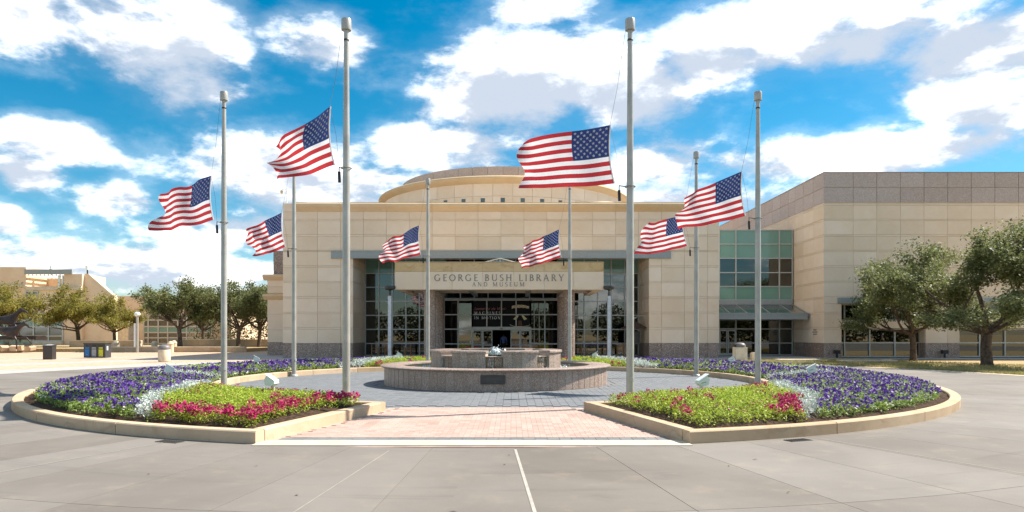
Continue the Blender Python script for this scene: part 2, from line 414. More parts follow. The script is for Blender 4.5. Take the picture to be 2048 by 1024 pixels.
M['oak'] = leafmat('live_oak_leaf', (0.105,0.125,0.042), (0.235,0.25,0.095), (0.37,0.37,0.20), 0.6, 0.42)
M['oak_y'] = leafmat('yellowing_oak_leaf', (0.17,0.155,0.028), (0.36,0.31,0.06), (0.42,0.36,0.11), 0.6, 0.45)
M['far_leaf'] = leafmat('distant_leaf', (0.035,0.045,0.016), (0.08,0.085,0.03), None, 0.3)
M['lime'] = leafmat('lime_foliage', (0.24,0.33,0.025), (0.46,0.54,0.055), (0.56,0.60,0.14), 2.0)
M['green_leaf'] = leafmat('pansy_leaf', (0.13,0.21,0.035), (0.30,0.40,0.09), (0.48,0.53,0.24), 2.0)
M['magenta'] = leafmat('magenta_bloom', (0.32,0.006,0.075), (0.55,0.015,0.16), None, 5, 0.25)
M['maroon'] = leafmat('faded_maroon_bloom', (0.20,0.035,0.05), (0.30,0.08,0.08), None, 5, 0.25)
M['purple'] = leafmat('purple_pansy', (0.055,0.012,0.17), (0.135,0.045,0.37), None, 6, 0.25)
M['whitefl'] = leafmat('white_pansy', (0.62,0.62,0.42), (0.80,0.80,0.66), None, 6, 0.25)
M['silver'] = leafmat('dusty_miller', (0.40,0.45,0.40), (0.66,0.70,0.65), None, 4, 0.15)
M['grassb'] = leafmat('grass_blade', (0.26,0.26,0.08), (0.46,0.36,0.18), None, 0.4)
M['red'] = simple('flag_red', (0.42,0.028,0.035), 0.7, 0, 0.06)
M['white'] = simple('flag_white', (0.78,0.76,0.77), 0.7, 0, 0.03)
M['blue'] = simple('flag_blue', (0.020,0.035,0.135), 0.7, 0, 0.08)
for k in ('red','white','blue'):                       # thin nylon lets light through
    n = NT(M[k].node_tree); bs = n.n.get('Principled BSDF'); t = n.new('ShaderNodeBsdfTranslucent')
    n.l.new(bs.inputs['Base Color'].links[0].from_socket, t.inputs[0])
    mx = n.new('ShaderNodeMixShader'); mx.inputs[0].default_value = 0.4
    n.l.new(bs.outputs[0], mx.inputs[1]); n.l.new(t.outputs[0], mx.inputs[2]); n.l.new(mx.outputs[0], n.n.get('Material Output').inputs[0])
def fn(n, bs, m):
    v, r = coords(n, False)
    n.put(bs.inputs['Base Color'], (0.10,0.16,0.15)); bs.inputs['Roughness'].default_value = 0.04
    bs.inputs['IOR'].default_value = 1.33
    bump(n, bs, n.noise(v, 9, 4, 0.6, 0.6), 0.5, 0.03)
M['water'] = material('pool_water', fn)
def fn(n, bs, m):
    v, r = coords(n, False)
    n.put(bs.inputs['Base Color'], (0.80,0.84,0.85)); bs.inputs['Roughness'].default_value = 0.25
    out = n.n.get('Material Output'); t = n.new('ShaderNodeBsdfTransparent'); mx = n.new('ShaderNodeMixShader')
    n.put(mx.inputs[0], n.ss(n.noise(n.vm('MULTIPLY', v, (9,9,1.6)), 3.0, 5, 0.65), 0.50, 0.80))
    n.l.new(t.outputs[0], mx.inputs[1]); n.l.new(bs.outputs[0], mx.inputs[2]); n.l.new(mx.outputs[0], out.inputs[0])
M['fall'] = material('falling_water', fn)
M['foam'] = simple('white_foam', (0.82,0.85,0.86), 0.3)

# ------------------------------------------------------------------ panel / glazing builders
_pm = {}
def pmesh(w, h, t, mat, c=0.008):
    k = (round(w,3), round(h,3), round(t,3), mat.name)
    if k not in _pm: _pm[k] = MB().panel(w, h, t, c).mesh('panel', mat)
    return _pm[k]
class Face:
    """a vertical wall plane: u runs to the right as seen from in front"""
    def __init__(s, parent, origin, facing):
        s.p = parent; s.o = Vector(origin); s.rz = {'-y': 0.0, '+x': rad(90), '-x': rad(-90)}[facing]
        s.u = Vector((math.cos(s.rz), math.sin(s.rz), 0)); s.n = Vector((math.sin(s.rz), -math.cos(s.rz), 0))
    def at(s, u, z, out=0.0): return s.o + s.u*u + s.n*out + Vector((0,0,z))
    def panel(s, u0, u1, z0, z1, mat, t=0.03, gap=0.015, name='panel'):
        if u1-u0 < 0.06 or z1-z0 < 0.05: return None
        return link(name, pmesh(u1-u0-gap, z1-z0-gap, t, mat), s.p, s.at((u0+u1)/2, (z0+z1)/2), s.rz)
    def bar(s, u0, u1, z0, z1, mat, t=0.05, back=0.0, name='transom'):
        m = MB().box(-(u1-u0)/2, (u1-u0)/2, -t, back, -(z1-z0)/2, (z1-z0)/2)
        return m.build(name, mat, s.p, loc=s.at((u0+u1)/2, (z0+z1)/2), rz=s.rz)
    def stone(s, us, zs, hole=None, mats=None, t=0.05):
        """main courses and thin band courses"""
        for i in range(len(us)-1):
            for (z0, z1) in zs:
                uc, zc = (us[i]+us[i+1])/2, (z0+z1)/2
                if hole and hole(uc, zc): continue
                s.panel(us[i], us[i+1], z0, z1, (mats(uc, zc) if mats else M['sand']), t)
    def glaze(s, us, zs, matf=None, skip=None, mw=0.085, md=0.10, bars=True, mmat=None):
        mm = mmat or M['alum']
        for i in range(len(us)-1):
            for j in range(len(zs)-1):
                if skip and skip(i, j): continue
                link('pane', pmesh(us[i+1]-us[i]-mw*0.8, zs[j+1]-zs[j]-mw*0.8, 0.03, matf(i, j) if matf else M['glass'], 0.004), s.p,
                     s.at((us[i]+us[i+1])/2, (zs[j]+zs[j+1])/2, -0.03), s.rz)
        if bars:
            for u in us: s.bar(u-mw/2, u+mw/2, zs[0], zs[-1], mm, md, 0.06, 'mullion')
            for z in zs: s.bar(us[0], us[-1], z-mw/2+0.002, z+mw/2-0.002, mm, md-0.012, 0.05, 'transom')
def rows(z0, z1, start=1.06, mod=1.115, main=1.0):
    out = []; k = 0
    while True:
        a = start+mod*k
        if a >= z1: break
        for (p, q) in ((a, a+main), (a+main, a+mod)):
            p2, q2 = max(p, z0), min(q, z1)
            if q2-p2 > 0.05: out.append((p2, q2))
        k += 1
    return out

# ------------------------------------------------------------------ ground
def ring_sheet(name, r0, r1, a0, a1, z, mat, seg=64, thick=0.0):
    m = MB(); vs = []; 
    for i in range(seg+1):
        a = a0+(a1-a0)*i/seg
        for r in (r0, r1): vs.append((r*math.sin(a), -r*math.cos(a), z))     # angle 0 points to the camera (-Y)
    m.add(vs, [(2*i, 2*i+1, 2*i+3, 2*i+2) for i in range(seg)])
    return m.build(name, mat)
g = MB().add([(-900,-900,-0.03),(900,-900,-0.03),(900,900,-0.03),(-900,900,-0.03)], [(0,1,2,3)]).build('ground', M['lawn'])
tag(g, kind='structure')
RO, RI = 13.85, 9.05
drive = MB().lathe([(RO-0.6,-0.012),(22.0,-0.012)], 128).build('drive', M['joint']); tag(drive, kind='structure')
# apron between the drive and the street, in front of the beds
ap = MB().add([(-70,-80,-0.016),(70,-80,-0.016),(70,4.0,-0.016),(-70,4.0,-0.016)], [(0,1,2,3)]).build('drive_apron', M['conc'])
tag(ap, kind='structure')
def sector(m, r0, r1, a0, a1, z, g=0.004, n=4):
    top = []; 
    for i in range(n+1):
        t = i/n
        top.append(((r0+g), a0+g/r0+(a1-a0-2*g/r0)*t))
    for i in range(n+1):
        t = 1-i/n
        top.append(((r1-g), a0+g/r1+(a1-a0-2*g/r1)*t))
    P = [(r*math.sin(a), -r*math.cos(a)) for r, a in top]
    m.prism(P, 'z', -0.02, z)
dj = rad(5.2)
for k in range(-35, 35):
    a0 = k*dj+rad(2.75); 
    for (r0, r1) in ((RO-0.05, 17.6), (17.6, 22.0)):
        m = MB(); sector(m, r0, r1, a0, a0+dj, 0.0)
        m.build('concrete_slab', M['conc'], drive)
# front slabs continue the radial joints to the street side
for k in range(-11, 11):
    a0 = k*dj+rad(2.75)
    m = MB(); sector(m, 22.0, 31.0, a0, a0+dj, 0.0); m.build('concrete_slab', M['conc'], drive)
# pale sealed joint and the long whitish joints
a = rad(2.75)
m = MB().add([(r*math.sin(a+s*0.019/r), -r*math.cos(a+s*0.019/r), 0.004) for r in (RO+0.1, 30) for s in (-1,1)], [(0,1,3,2)])
m.build('sealed_joint', M['sealant'], drive)
for aa in (-20.4, -38.0, 24.0, -4.9-0.0):
    a = rad(aa)
    w = 0.005 if aa > -10 else 0.010
    m = MB().add([(r*math.sin(a+s*w/r), -r*math.cos(a+s*w/r), 0.004) for r in (RO+0.25, 24) for s in (-1,1)], [(0,1,3,2)])
    m.build('sealed_joint', M['sealant'], drive)

# plaza rings on the far left and the walk along the building
def polyring(name, r0, r1, d0, d1, z, mat):
    return tag(ring_sheet(name, r0, r1, rad(d0), rad(d1), z, mat), kind='structure')
polyring('kerb_line', 22.0, 22.3, -180, -97, 0.006, M['white_band'])
polyring('grey_paving_band', 22.3, 25.0, -180, -90, 0.002, M['light_paver'])
polyring('tan_paving', 25.0, 29.6, -180, -90, 0.002, M['tan_paver'])
polyring('grey_paving_band', 29.6, 32.2, -180, -90, 0.002, M['light_paver'])
polyring('tan_paving', 32.2, 37.5, -180, -90, 0.002, M['tan_paver'])
polyring('grey_paving_band', 37.5, 39.0, -180, -90, 0.002, M['light_paver'])
polyring('tan_paving', 39.0, 75.0, -180, -90, 0.002, M['tan_paver'])
polyring('kerb_line', 22.0, 22.3, 96, 180, 0.006, M['cream_conc'])
polyring('entrance_paving', 22.3, 26.0, 128, 180, 0.002, M['light_paver'])
w = MB().box(10.0, 60, 21.9, 24.45, -0.02, 0.012).build('building_walk', M['light_paver']); tag(w, kind='structure')
w = MB().box(-20, 16, 22.5, 30.5, -0.02, 0.008).build('entrance_terrace', M['light_paver']); tag(w, kind='structure')
w = MB().box(15.8, 23.0, 24.46, 29.6, -0.02, 0.016).build('link_terrace', M['light_paver']); tag(w, kind='structure')

# ------------------------------------------------------------------ inner plaza: grey pavers, pink brick, bands
TH = rad(14.3)
plaza = MB().lathe([(0.5,-0.006),(RI+0.15,-0.006)], 96).build('inner_plaza', M['grey_paver']); tag(plaza, kind='structure')
pp = []; pw, pl = 0.20, 0.40
for i in range(-48, 49):
    for j in range(-24, 25):
        x0 = i*pw; y0 = j*pl+(pl/2 if i % 2 else 0)
        cs = [(x0,y0),(x0+pw,y0),(x0+pw,y0+pl),(x0,y0+pl)]
        rs = [math.hypot(*c) for c in cs]
        if min(rs) > 4.02 and max(rs) < RI and not (y0 < -8.2 and abs(x0+pw/2) < 2.6): pp.append((y0, abs(x0), x0))
pp.sort(key=lambda t: (t[0]+24.07)**2+0.4*t[1]**2)
pmA = MB().box(0.004, pw-0.004, 0.004, pl-0.004, -0.02, 0.006).mesh('paver', M['grey_paver'])
rest = MB()
for q, (y0, _, x0) in enumerate(pp):
    if q < 300: link('paver', pmA, plaza, (x0, y0, 0))
    else: rest.box(x0+0.004, x0+pw-0.004, y0+0.004, y0+pl-0.004, -0.005, 0.006)
tag(rest.build('paver_field', M['grey_paver'], plaza), kind='stuff')
mouth = MB().add([(-2.25,-8.2,-0.004),(2.25,-8.2,-0.004),(3.55,-13.7,-0.004),(-3.55,-13.7,-0.004)], [(0,1,2,3)]).build('brick_forecourt', M['pink_brick'])
tag(mouth, kind='structure')
bb = []; bw, bl = 0.10, 0.20
for j in range(46):
    y0 = -12.80+j*bw
    hw = math.tan(TH)*(-(y0+bw/2))
    i0 = int(hw/bl)+1
    for i in range(-i0, i0+1):
        x0 = i*bl+(bl/2 if j % 2 else 0)-bl/2
        if abs(x0) < hw-0.02 and abs(x0+bl) < hw-0.02: bb.append((x0, y0))
pmB = MB().box(0.003, bl-0.003, 0.003, bw-0.003, -0.02, 0.008).mesh('brick', M['pink_brick'])
rest = MB()
for q, (x0, y0) in enumerate(bb):
    if q < 300: link('brick', pmB, mouth, (x0, y0, 0))
    else: rest.box(x0+0.003, x0+bl-0.003, y0+0.003, y0+bw-0.003, -0.003, 0.008)
tag(rest.build('brick_field', M['pink_brick'], mouth), kind='stuff')
for i in range(-17, 17):
    x0 = i*0.2
    if abs(x0+0.1) < 3.22: MB().box(x0+0.004, x0+0.196, -13.10, -12.82, -0.02, 0.008).build('dark_paver', M['dark_paver'], mouth)
MB().box(-3.42, 3.42, -13.62, -13.115, -0.02, 0.012).build('cream_band', M['white_band'], mouth)

# ------------------------------------------------------------------ flower beds
KH, KW = 0.20, 0.24
def soil_h(r, edge=1.0):
    t = np.clip((r-RI-0.2)/(RO-RI-0.45), 0, 1)
    return 0.13+0.22*np.sin(np.pi*t)**0.8
def bed(side, label):
    sg = -1 if side == 'left' else 1
    root = empty('flower_bed', (0,0,0), 0, label, 'flower bed', 'flower beds round the fountain plaza')
    A0, A1 = TH, math.pi-TH
    def kerb(r0, r1, a0, a1, n):
        prof = [(r0+0.004,-0.02),(r0+0.004,KH-0.02),(r0+0.024,KH),(r1-0.024,KH),(r1-0.004,KH-0.02),(r1-0.004,-0.02)]
        m = MB(); vs = []; k = len(prof)
        g = 0.010/r0
        for i in range(n+1):
            a = a0+g+(a1-a0-2*g)*i/n
            for (r, z) in prof: vs.append((sg*r*math.sin(a), -r*math.cos(a), z))
        fs = [(i*k+j, (i+1)*k+j, (i+1)*k+(j+1) % k, i*k+(j+1) % k) for i in range(n) for j in range(k)]
        fs += [tuple(range(k)), tuple(range(n*k, n*k+k))[::-1]]
        m.add(vs, fs); m.build('kerb_stone', M['kerb'], root)
    NO = 12
    for i in range(NO): kerb(RO-KW, RO, A0+(A1-A0)*i/NO, A0+(A1-A0)*(i+1)/NO, 8)
    NI = 10
    for i in range(NI): kerb(RI, RI+KW, A0+(A1-A0)*i/NI, A0+(A1-A0)*(i+1)/NI, 8)
    for a, ins in ((A0, 1), (A1, -1)):          # straight radial ends
        e = Vector((sg*math.sin(a), -math.cos(a), 0)); q = Vector((sg*math.cos(a), math.sin(a), 0))*ins
        for (ra, rb) in ((RI+KW+0.006, RI+KW+1.2), (RI+KW+1.212, RO-KW-0.006)):
            m = MB(); pts = []
            for (w_, z) in ((0.002,-0.02),(0.002,KH-0.02),(0.022,KH+0.002),(KW-0.02,KH+0.002),(KW,KH-0.02),(KW,-0.02)):
                for r in (ra, rb):
                    p = e*r+q*w_; pts.append((p.x, p.y, z))
            k = 6
            fs = [(2*i, 2*i+1, 2*((i+1) % k)+1, 2*((i+1) % k)) for i in range(k)]+[tuple(range(0,12,2)), tuple(range(1,12,2))[::-1]]
            m.add(pts, fs).build('kerb_stone', M['kerb'], root)
    # mulch
    m = MB(); na, nr = 120, 14; vs = []
    for i in range(na+1):
        a = A0+0.012+(A1-A0-0.024)*i/na
        for j in range(nr+1):
            r = RI+KW-0.02+(RO-RI-2*KW+0.04)*j/nr
            z = float(soil_h(np.array(r)))+NR.normal()*0.018
            ed = min((a-A0)*r, (A1-a)*r); z = 0.13+(z-0.13)*min(1, ed/1.0)
            vs.append((sg*r*math.sin(a), -r*math.cos(a), z))
    m.add(vs, [(i*(nr+1)+j, (i+1)*(nr+1)+j, (i+1)*(nr+1)+j+1, i*(nr+1)+j+1) for i in range(na) for j in range(nr)])
    m.build('mulch', M['soil'], root, True)
    # plants
    sp = 0.155; pts = []
    r = RI+KW+0.12
    while r < RO-KW-0.30:
        na = int((A1-A0)*r/sp)
        a = A0+(np.arange(na)+0.5)/na*(A1-A0)
        pts.append(np.stack([np.full(na, r), a], 1)); r += sp
    P = np.concatenate(pts); P[:,0] += NR.normal(size=len(P))*0.045; P[:,1] += NR.normal(size=len(P))*0.045/P[:,0]
    R_, A_ = P[:,0], P[:,1]
    X, Y = R_*np.sin(A_), -R_*np.cos(A_)
    edge = np.minimum((A_-A0)*R_, (A1-A_)*R_)
    keep = edge > 0.42; R_, A_, X, Y, edge = R_[keep], A_[keep], X[keep], Y[keep], edge[keep]
    Z = soil_h(R_); Z = 0.13+(Z-0.13)*np.minimum(1, edge/1.0)
    # silver line from the outer front to the inner side
    def sd(x, y, ax, ay, bx, by):
        L = math.hypot(bx-ax, by-ay); return ((bx-ax)*(y-ay)-(by-ay)*(x-ax))/L
    wob = 0.12*np.sin(Y*1.7)
    dF = sd(X, Y, 6.05, -12.2, 8.55, -2.7)+wob           # >0 : towards the centre line
    dB = -sd(X, Y, 4.6, 12.9, 7.3, 5.2)+wob
    front = (dF > 0.17) & (Y < -1.5); back = (dB > 0.3) & (Y > 2)
    silver = ((np.abs(dF) <= 0.17) & (Y < -2.4)) | ((np.abs(dB) <= 0.3) & (Y > 4.5)) | ((np.abs(Y+2.3+0.5*(R_-11)) < 0.24) & (R_ < 11.2)) | ((np.abs(Y-0.9) < 0.22) & (R_ > 11.8))
    green = (front | back) & ~silver
    pansy = ~green & ~silver
    wz = pansy & (Y > 0.9) & (Y < 3.0) & (R_ > 11.0)
    def cen(mask): return np.stack([sg*X[mask], Y[mask], Z[mask]], 1)
    def expand(C, n, rxy, h0, h1):
        k = len(C)*n; D = np.repeat(C, n, 0)
        ang = NR.rand(k)*2*np.pi; q = np.sqrt(NR.rand(k))*rxy
        hh = h0+(h1-h0)*NR.rand(k)**0.7*(1-0.45*(q/rxy)**2)
        D[:,0] += q*np.cos(ang); D[:,1] += q*np.sin(ang); D[:,2] += hh
        return D
    def near(C, n1, n2):   # fewer leaves on the far side
        return C[C[:,1] < 0], C[C[:,1] >= 0]
    def lay(name, C, n, rxy, h0, h1, size, mat, up=0.5, asp=0.6, farn=None):
        a, b = near(C, 0, 0); parts = []
        if len(a): parts.append(leaf_quads(expand(a, n, rxy, h0, h1), size, up, asp))
        if len(b): parts.append(leaf_quads(expand(b, farn or max(3, n//2), rxy, h0, h1), size*1.35, up, asp))
        if parts: tag(np_quads(name, np.concatenate(parts), mat, root), kind='stuff')
    G = cen(green); lay('lime_foliage', G, 50, 0.125, 0.0, 0.26, 0.042, M['lime'], 0.6)
    # magenta blooms gather along the bed's front rim, inner rim and a few clumps
    gx, gy, gr, ge = X[green], Y[green], R_[green], edge[green]
    rim = np.minimum(RO-KW-gr-0.3, ge-0.42)
    rndv = NR.rand(len(G)); clump = np.sin(gx*3.1+gy*1.3)*np.sin(gy*2.3-gx*0.7+1.0)
    dens = 0.9 if side == 'left' else 0.55
    bloom = ((rim < (0.30 if side == 'left' else 0.22)) & (rndv < dens) & (clump > (-0.9 if side == 'left' else 0.12))) | ((rim < 0.9) & (rndv < (0.06 if side == 'left' else 0.03))) | ((gr < RI+KW+0.4) & (rndv < 0.18) & (clump > 0.3)) | (rndv < 0.006)
    if side == 'right': bloom |= (dF[green] < 0.62) & (gr > 12.3) & (Y[green] < 0) & (rndv < 0.7)
    bl = G[bloom]
    lay('magenta_blooms', bl, 34, 0.09, 0.13, 0.30, 0.046, M['magenta'], 0.3, 0.9)
    fade = (~bloom) & (((rim < 0.6) & (rndv < 0.35)) | (rndv < 0.05) | ((clump > 0.55) & (rndv < 0.5)))
    lay('faded_blooms', G[fade], 7, 0.09, 0.16, 0.29, 0.04, M['maroon'], 0.3, 0.8)
    Pn = cen(pansy); lay('pansy_foliage', Pn, 40, 0.12, 0.0, 0.22, 0.05, M['green_leaf'], 0.6)
    pr = NR.rand(len(Pn)); cl = 0.5+0.5*np.sin(Pn[:,0]*1.9+1)*np.sin(Pn[:,1]*1.6)
    wzz = wz[pansy]
    lay('purple_pansies', Pn[(pr < 0.30+0.5*cl) & ~wzz], 8, 0.12, 0.13, 0.24, 0.058, M['purple'], 0.25, 0.95, 5)
    lay('white_pansies', Pn[wzz | (pr > 0.93)], 6, 0.12, 0.09, 0.18, 0.058, M['whitefl'], 0.5, 0.9, 6)
    lay('dusty_miller', cen(silver), 50, 0.12, 0.02, 0.29, 0.065, M['silver'], 0.35, 0.3, 30)
    return root
bed('left', 'kerbed crescent flower bed left of the fountain, edged with dense magenta blooms')
bed('right', 'kerbed crescent flower bed right of the fountain, with sparse magenta clumps')

# ------------------------------------------------------------------ fountain
FX = 0.05
M['grout'] = simple('pale_grout', (0.42,0.35,0.28), 0.9)
fo = empty('fountain', (FX,0,0), 0, 'round two tier brown granite fountain with plaque in the plaza centre', 'fountain')
FR = 3.92; NS = 84
m = MB(); da = 2*math.pi/NS
prof = [(FR-0.08,0.0),(FR,0.0),(FR,0.60),(FR-0.08,0.60)]
m.lathe(prof, 2, (0,0), 0.0034, da-0.0034, True)
stv = m.mesh('stave', M['gran_f'])
for i in range(NS): link('stave', stv, fo, (0,0,0), i*da)
m = MB().lathe([(FR-0.012,0.0),(FR-0.012,0.6),(3.35,0.6),(3.35,0.1),(0.5,0.1)], 168); m.build('basin', M['grout'], fo, True)
nc = 24; dc = 2*math.pi/nc
m = MB(); m.lathe([(3.30,0.602),(3.30,0.65),(3.34,0.668),(FR+0.10,0.668),(FR+0.13,0.65),(FR+0.13,0.625),(FR+0.10,0.602)], 6, (0,0), 0.0012, dc-0.0012, True)
cap = m.mesh('rim_stone', M['gran_f'], True)
for i in range(nc): link('rim_stone', cap, fo, (0,0,0), i*dc)
MB().lathe([(0.0,0.52),(3.33,0.52)], 64).build('basin_water', M['water'], fo)
TR = 2.30
for i in range(8):                                   # eight tall blocks between eight spillways
    ac = rad(-90+22.5+45*i); half = rad(45/2)-0.29/TR
    for k in range(4):
        a0 = ac-half+2*half*k/4; a1 = ac-half+2*half*(k+1)/4
        m = MB(); m.lathe([(TR-0.06,0.1),(TR,0.1),(TR,1.10),(TR-0.06,1.10)], 2, (0,0), a0+0.003, a1-0.003, True); m.build('tier_slab', M['gran_f'], fo)
    m = MB(); m.lathe([(1.75,0.1),(1.75,1.10),(TR-0.012,1.10),(TR-0.012,0.1)], 8, (0,0), ac-half, ac+half, True); m.build('tier_core', M['grout'], fo)
    m = MB(); m.lathe([(1.70,1.102),(1.70,1.18),(TR+0.03,1.18),(TR+0.05,1.165),(TR+0.05,1.102)], 8, (0,0), ac-half-0.01, ac+half+0.01, True); m.build('tier_coping', M['gran_f'], fo)
    as_ = rad(-90+45*i); hs = 0.285/TR               # spillway
    for k in range(2):
        m = MB(); m.lathe([(TR-0.16,0.1),(TR-0.10,0.1),(TR-0.10,0.97),(TR-0.16,0.97)], 2, (0,0), as_-hs+hs*k+0.003, as_+hs*k-0.003, True); m.build('tier_slab', M['gran_wet'], fo)
    m = MB(); m.lathe([(1.75,0.90),(1.75,1.0),(TR-0.02,1.0),(TR-0.02,0.975),(TR-0.17,0.975),(TR-0.17,0.9)], 3, (0,0), as_-hs, as_+hs, True); m.build('spillway_lip', M['gran_f'], fo)
    m = MB(); m.lathe([(TR-0.02,1.012),(TR+0.03,0.96),(TR+0.06,0.75),(TR+0.075,0.53)], 4, (0,0), as_-hs*0.75, as_-hs*0.1); m.build('water_sheet', M['fall'], fo, True)
    C = np.array([[ (TR+0.08)*math.cos(as_)+NR.normal()*0.12, (TR+0.08)*math.sin(as_)+NR.normal()*0.12, 0.53+abs(NR.normal())*0.05] for _ in range(110)])
    tag(np_quads('splash', leaf_quads(C, 0.035, 0.5, 0.9), M['foam'], fo), kind='stuff')
MB().lathe([(0.0,1.05),(1.76,1.05)], 48).build('bowl_water', M['water'], fo)
MB().lathe([(1.6,0.2),(1.6,0.95),(0.0,0.95)], 32).build('bowl_floor', M['gran_wet'], fo)
q = np.abs(NR.normal(size=(420,3)))*np.array([0.09,0.09,0.09]); q[:,:2] *= NR.choice([-1,1], size=(420,2))
tag(np_quads('bubbling_jet', leaf_quads(q+np.array([0.0,0,1.04]), 0.055, 0.3, 0.9), M['foam'], fo), kind='stuff')
pq = MB().box(-0.37, 0.37, -0.03, 0.06, -0.135, 0.135).build('plaque', M['dark_metal'], fo, loc=(0.0, -FR-0.012, 0.365))
MB().box(-0.35, 0.35, -0.036, -0.03, 0.115, 0.125).box(-0.35, 0.35, -0.036, -0.03, -0.125, -0.115).build('plaque_border', M['dark_metal'], pq)
for zz, ww in ((0.05, 0.26), (0.01, 0.29), (-0.03, 0.17), (-0.065, 0.1)):
    MB().box(-ww, ww, -0.034, -0.03, zz-0.006, zz+0.006).build('inscription_line', simple('worn_bronze', (0.10,0.09,0.08), 0.5, 0.3), pq)

# ------------------------------------------------------------------ flag poles and flags
PH = 9.14
POLES = {'near left': (-3.28,-8.18), 'near right': (3.40,-8.18), 'mid left': (-8.2,-3.40), 'mid right': (8.15,-3.40),
         'far mid left': (-8.25,3.40), 'far mid right': (8.12,3.40), 'far left': (-3.4,8.18), 'far right': (3.38,8.18)}
def PX(px, py, d):   # a point of the place at distance d in front of the camera
    return Vector((CX+(px-1024)*d/F, CY+d, CZ+(667.5-py)*d/F))
FL = {  # hoist top, hoist bottom, fly bottom, fly top (in the photograph's pixels), swing away(+)/towards(-)
 'near left':  ((660,213),(668,330),(549,358),(541,290), 1),
 'near right': ((1220,250),(1228,367),(1046,371),(1034,280), 1),
 'mid left':   ((422,351),(426,440),(307,461),(325,388), 1),
 'mid right':  ((1483,343),(1490,432),(1352,456),(1359,392), 1),
 'far mid left': ((563,425),(570,494),(507,512),(487,461), 1),
 'far mid right':((1364,431),(1374,492),(1271,509),(1291,447), 1),
 'far left':   ((838,451),(841,509),(764,524),(762,485), 1),
 'far right':  ((1118,459),(1122,514),(1039,536),(1042,491), 1)}
LBL = {'near left': 'front left pole beside the forecourt', 'near right': 'front right pole beside the forecourt',
       'mid left': 'leftmost pole, standing in the left bed', 'mid right': 'rightmost pole, standing in the right bed',
       'far mid left': 'pole in front of the left stone block', 'far mid right': 'pole in front of the right stone block',
       'far left': 'slim pole left of the fountain', 'far right': 'slim pole right of the fountain'}
def star_pts(r):
    return [((r if k % 2 == 0 else r*0.4)*math.sin(math.pi*k/5), (r if k % 2 == 0 else r*0.4)*math.cos(math.pi*k/5)) for k in range(10)]
pole_proto = None
for qi, (key, (px_, py_)) in enumerate(POLES.items()):
    d = py_-CY
    if pole_proto is None:
        pr_ = empty('flagpole'); pole_proto = pr_
        MB().lathe([(0.0,0.0),(0.17,0.0),(0.17,0.03),(0.125,0.09),(0.098,0.10)], 24).build('base_collar', M['pole'], pr_, True)
        MB().lathe([(0.090,0.05),(0.087,4.0),(0.078,6.0),(0.057,8.9)], 24).build('shaft', M['pole'], pr_, True)
        MB().lathe([(0.062,8.62),(0.066,8.63),(0.066,8.66),(0.062,8.67)], 20).build('shaft_joint', M['dark_metal'], pr_, True)
        MB().lathe([(0.0,8.88),(0.112,8.88),(0.116,8.9),(0.116,9.12),(0.108,9.14),(0.0,9.14)], 24).build('truck', M['pole'], pr_, True)
        MB().lathe([(0.101,0.62),(0.103,0.63),(0.103,0.71),(0.101,0.72)], 20, a0=-2.0, a1=-1.0).build('access_door', M['alum'], pr_)
        pole_parts = list(pr_.children)
    else:
        pr_ = pole_proto.copy(); COL.objects.link(pr_)
        for ch in pole_parts: c_ = ch.copy(); COL.objects.link(c_); c_.parent = pr_
    pr_.location = (px_, py_, 0.0); pr_.rotation_euler = (0,0,0.3*qi)
    tag(pr_, 'silver flagpole flying a lowered flag, '+LBL[key], 'flagpole', 'ring of flagpoles')
    ht, hb, fb, ft, sw = FL[key]
    Pht, Phb = PX(*ht, d-0.05), PX(*hb, d-0.02)
    wpx = 0.5*(math.hypot(ht[0]-ft[0], ht[1]-ft[1])+math.hypot(hb[0]-fb[0], hb[1]-fb[1]))
    wm = wpx*d/F; L = 2.40
    back = math.sqrt(max(0.15, (L*0.93)**2-wm**2))*sw
    # shift the far edge so that it keeps its place in the photograph
    Pft, Pfb = PX(*ft, d+back*0.9), PX(*fb, d+back)
    fl = empty('american_flag', tuple((Pht+Phb)/2), 0, 'United States flag streaming left from the '+LBL[key], 'flag', 'flags at half staff')
    o0 = (Pht+Phb)/2
    ph = qi*1.7; amp = (0.16,0.08,0.12,0.10,0.15,0.11,0.17,0.13)[qi]; f1 = (7.0,5.5,10.5,6.2,12.0,8.2,9.3,11.2)[qi]; dg_ = (5.0,1.2,2.6,-3.0,4.2,0.5,-2.2,3.4)[qi]; curl = (0.42,0.12,0.05,0.30,0.22,0.05,0.35,0.28)[qi]
    def surf(u, v, ph=ph, amp=amp, f1=f1, dg_=dg_, curl=curl, Pht=Pht, Phb=Phb, Pft=Pft, Pfb=Pfb, o0=o0):
        # u 0 hoist..1 fly ; v 0 top..1 bottom
        top = Pht.lerp(Pft, u); bot = Phb.lerp(Pfb, u); p = top.lerp(bot, v)
        env = min(1.0, u*2.2)
        w1 = math.sin(u*f1+v*dg_+ph)*amp*env; w2 = math.sin(u*f1*2.1-v*dg_*1.6+ph*2)*amp*0.4*env
        cu_ = max(0.0, u-0.70)/0.30*max(0.0, 0.55-v)/0.55*curl; p = p+Vector((0.55*cu_, -0.9*cu_, -0.30*cu_))
        w3 = math.sin(v*6.0+u*4+ph)*0.045*env
        p = p+Vector((0.35*w3, w1+w2, -0.05*math.sin(math.pi*u)*(0.4+v)+0.35*w2+0.22*w1*math.sin(ph+u*3)))
        if u > 0.85: p = p+Vector((0.10*math.sin(v*9+ph), 0.18*(u-0.85)/0.15*math.sin(v*7+ph*1.3), 0.03*math.sin(v*11)))*((u-0.85)/0.15)
        p = p+Vector((0.07*math.sin(math.pi*v)*(1-u)*-1, 0, 0))      # hoist edge bows away from the pole
        return p-o0
    NU, NV = 60, 39
    vs = [surf(i/NU, j/NV) for i in range(NU+1) for j in range(NV+1)]
    m = MB(); m.v = [tuple(p) for p in vs]
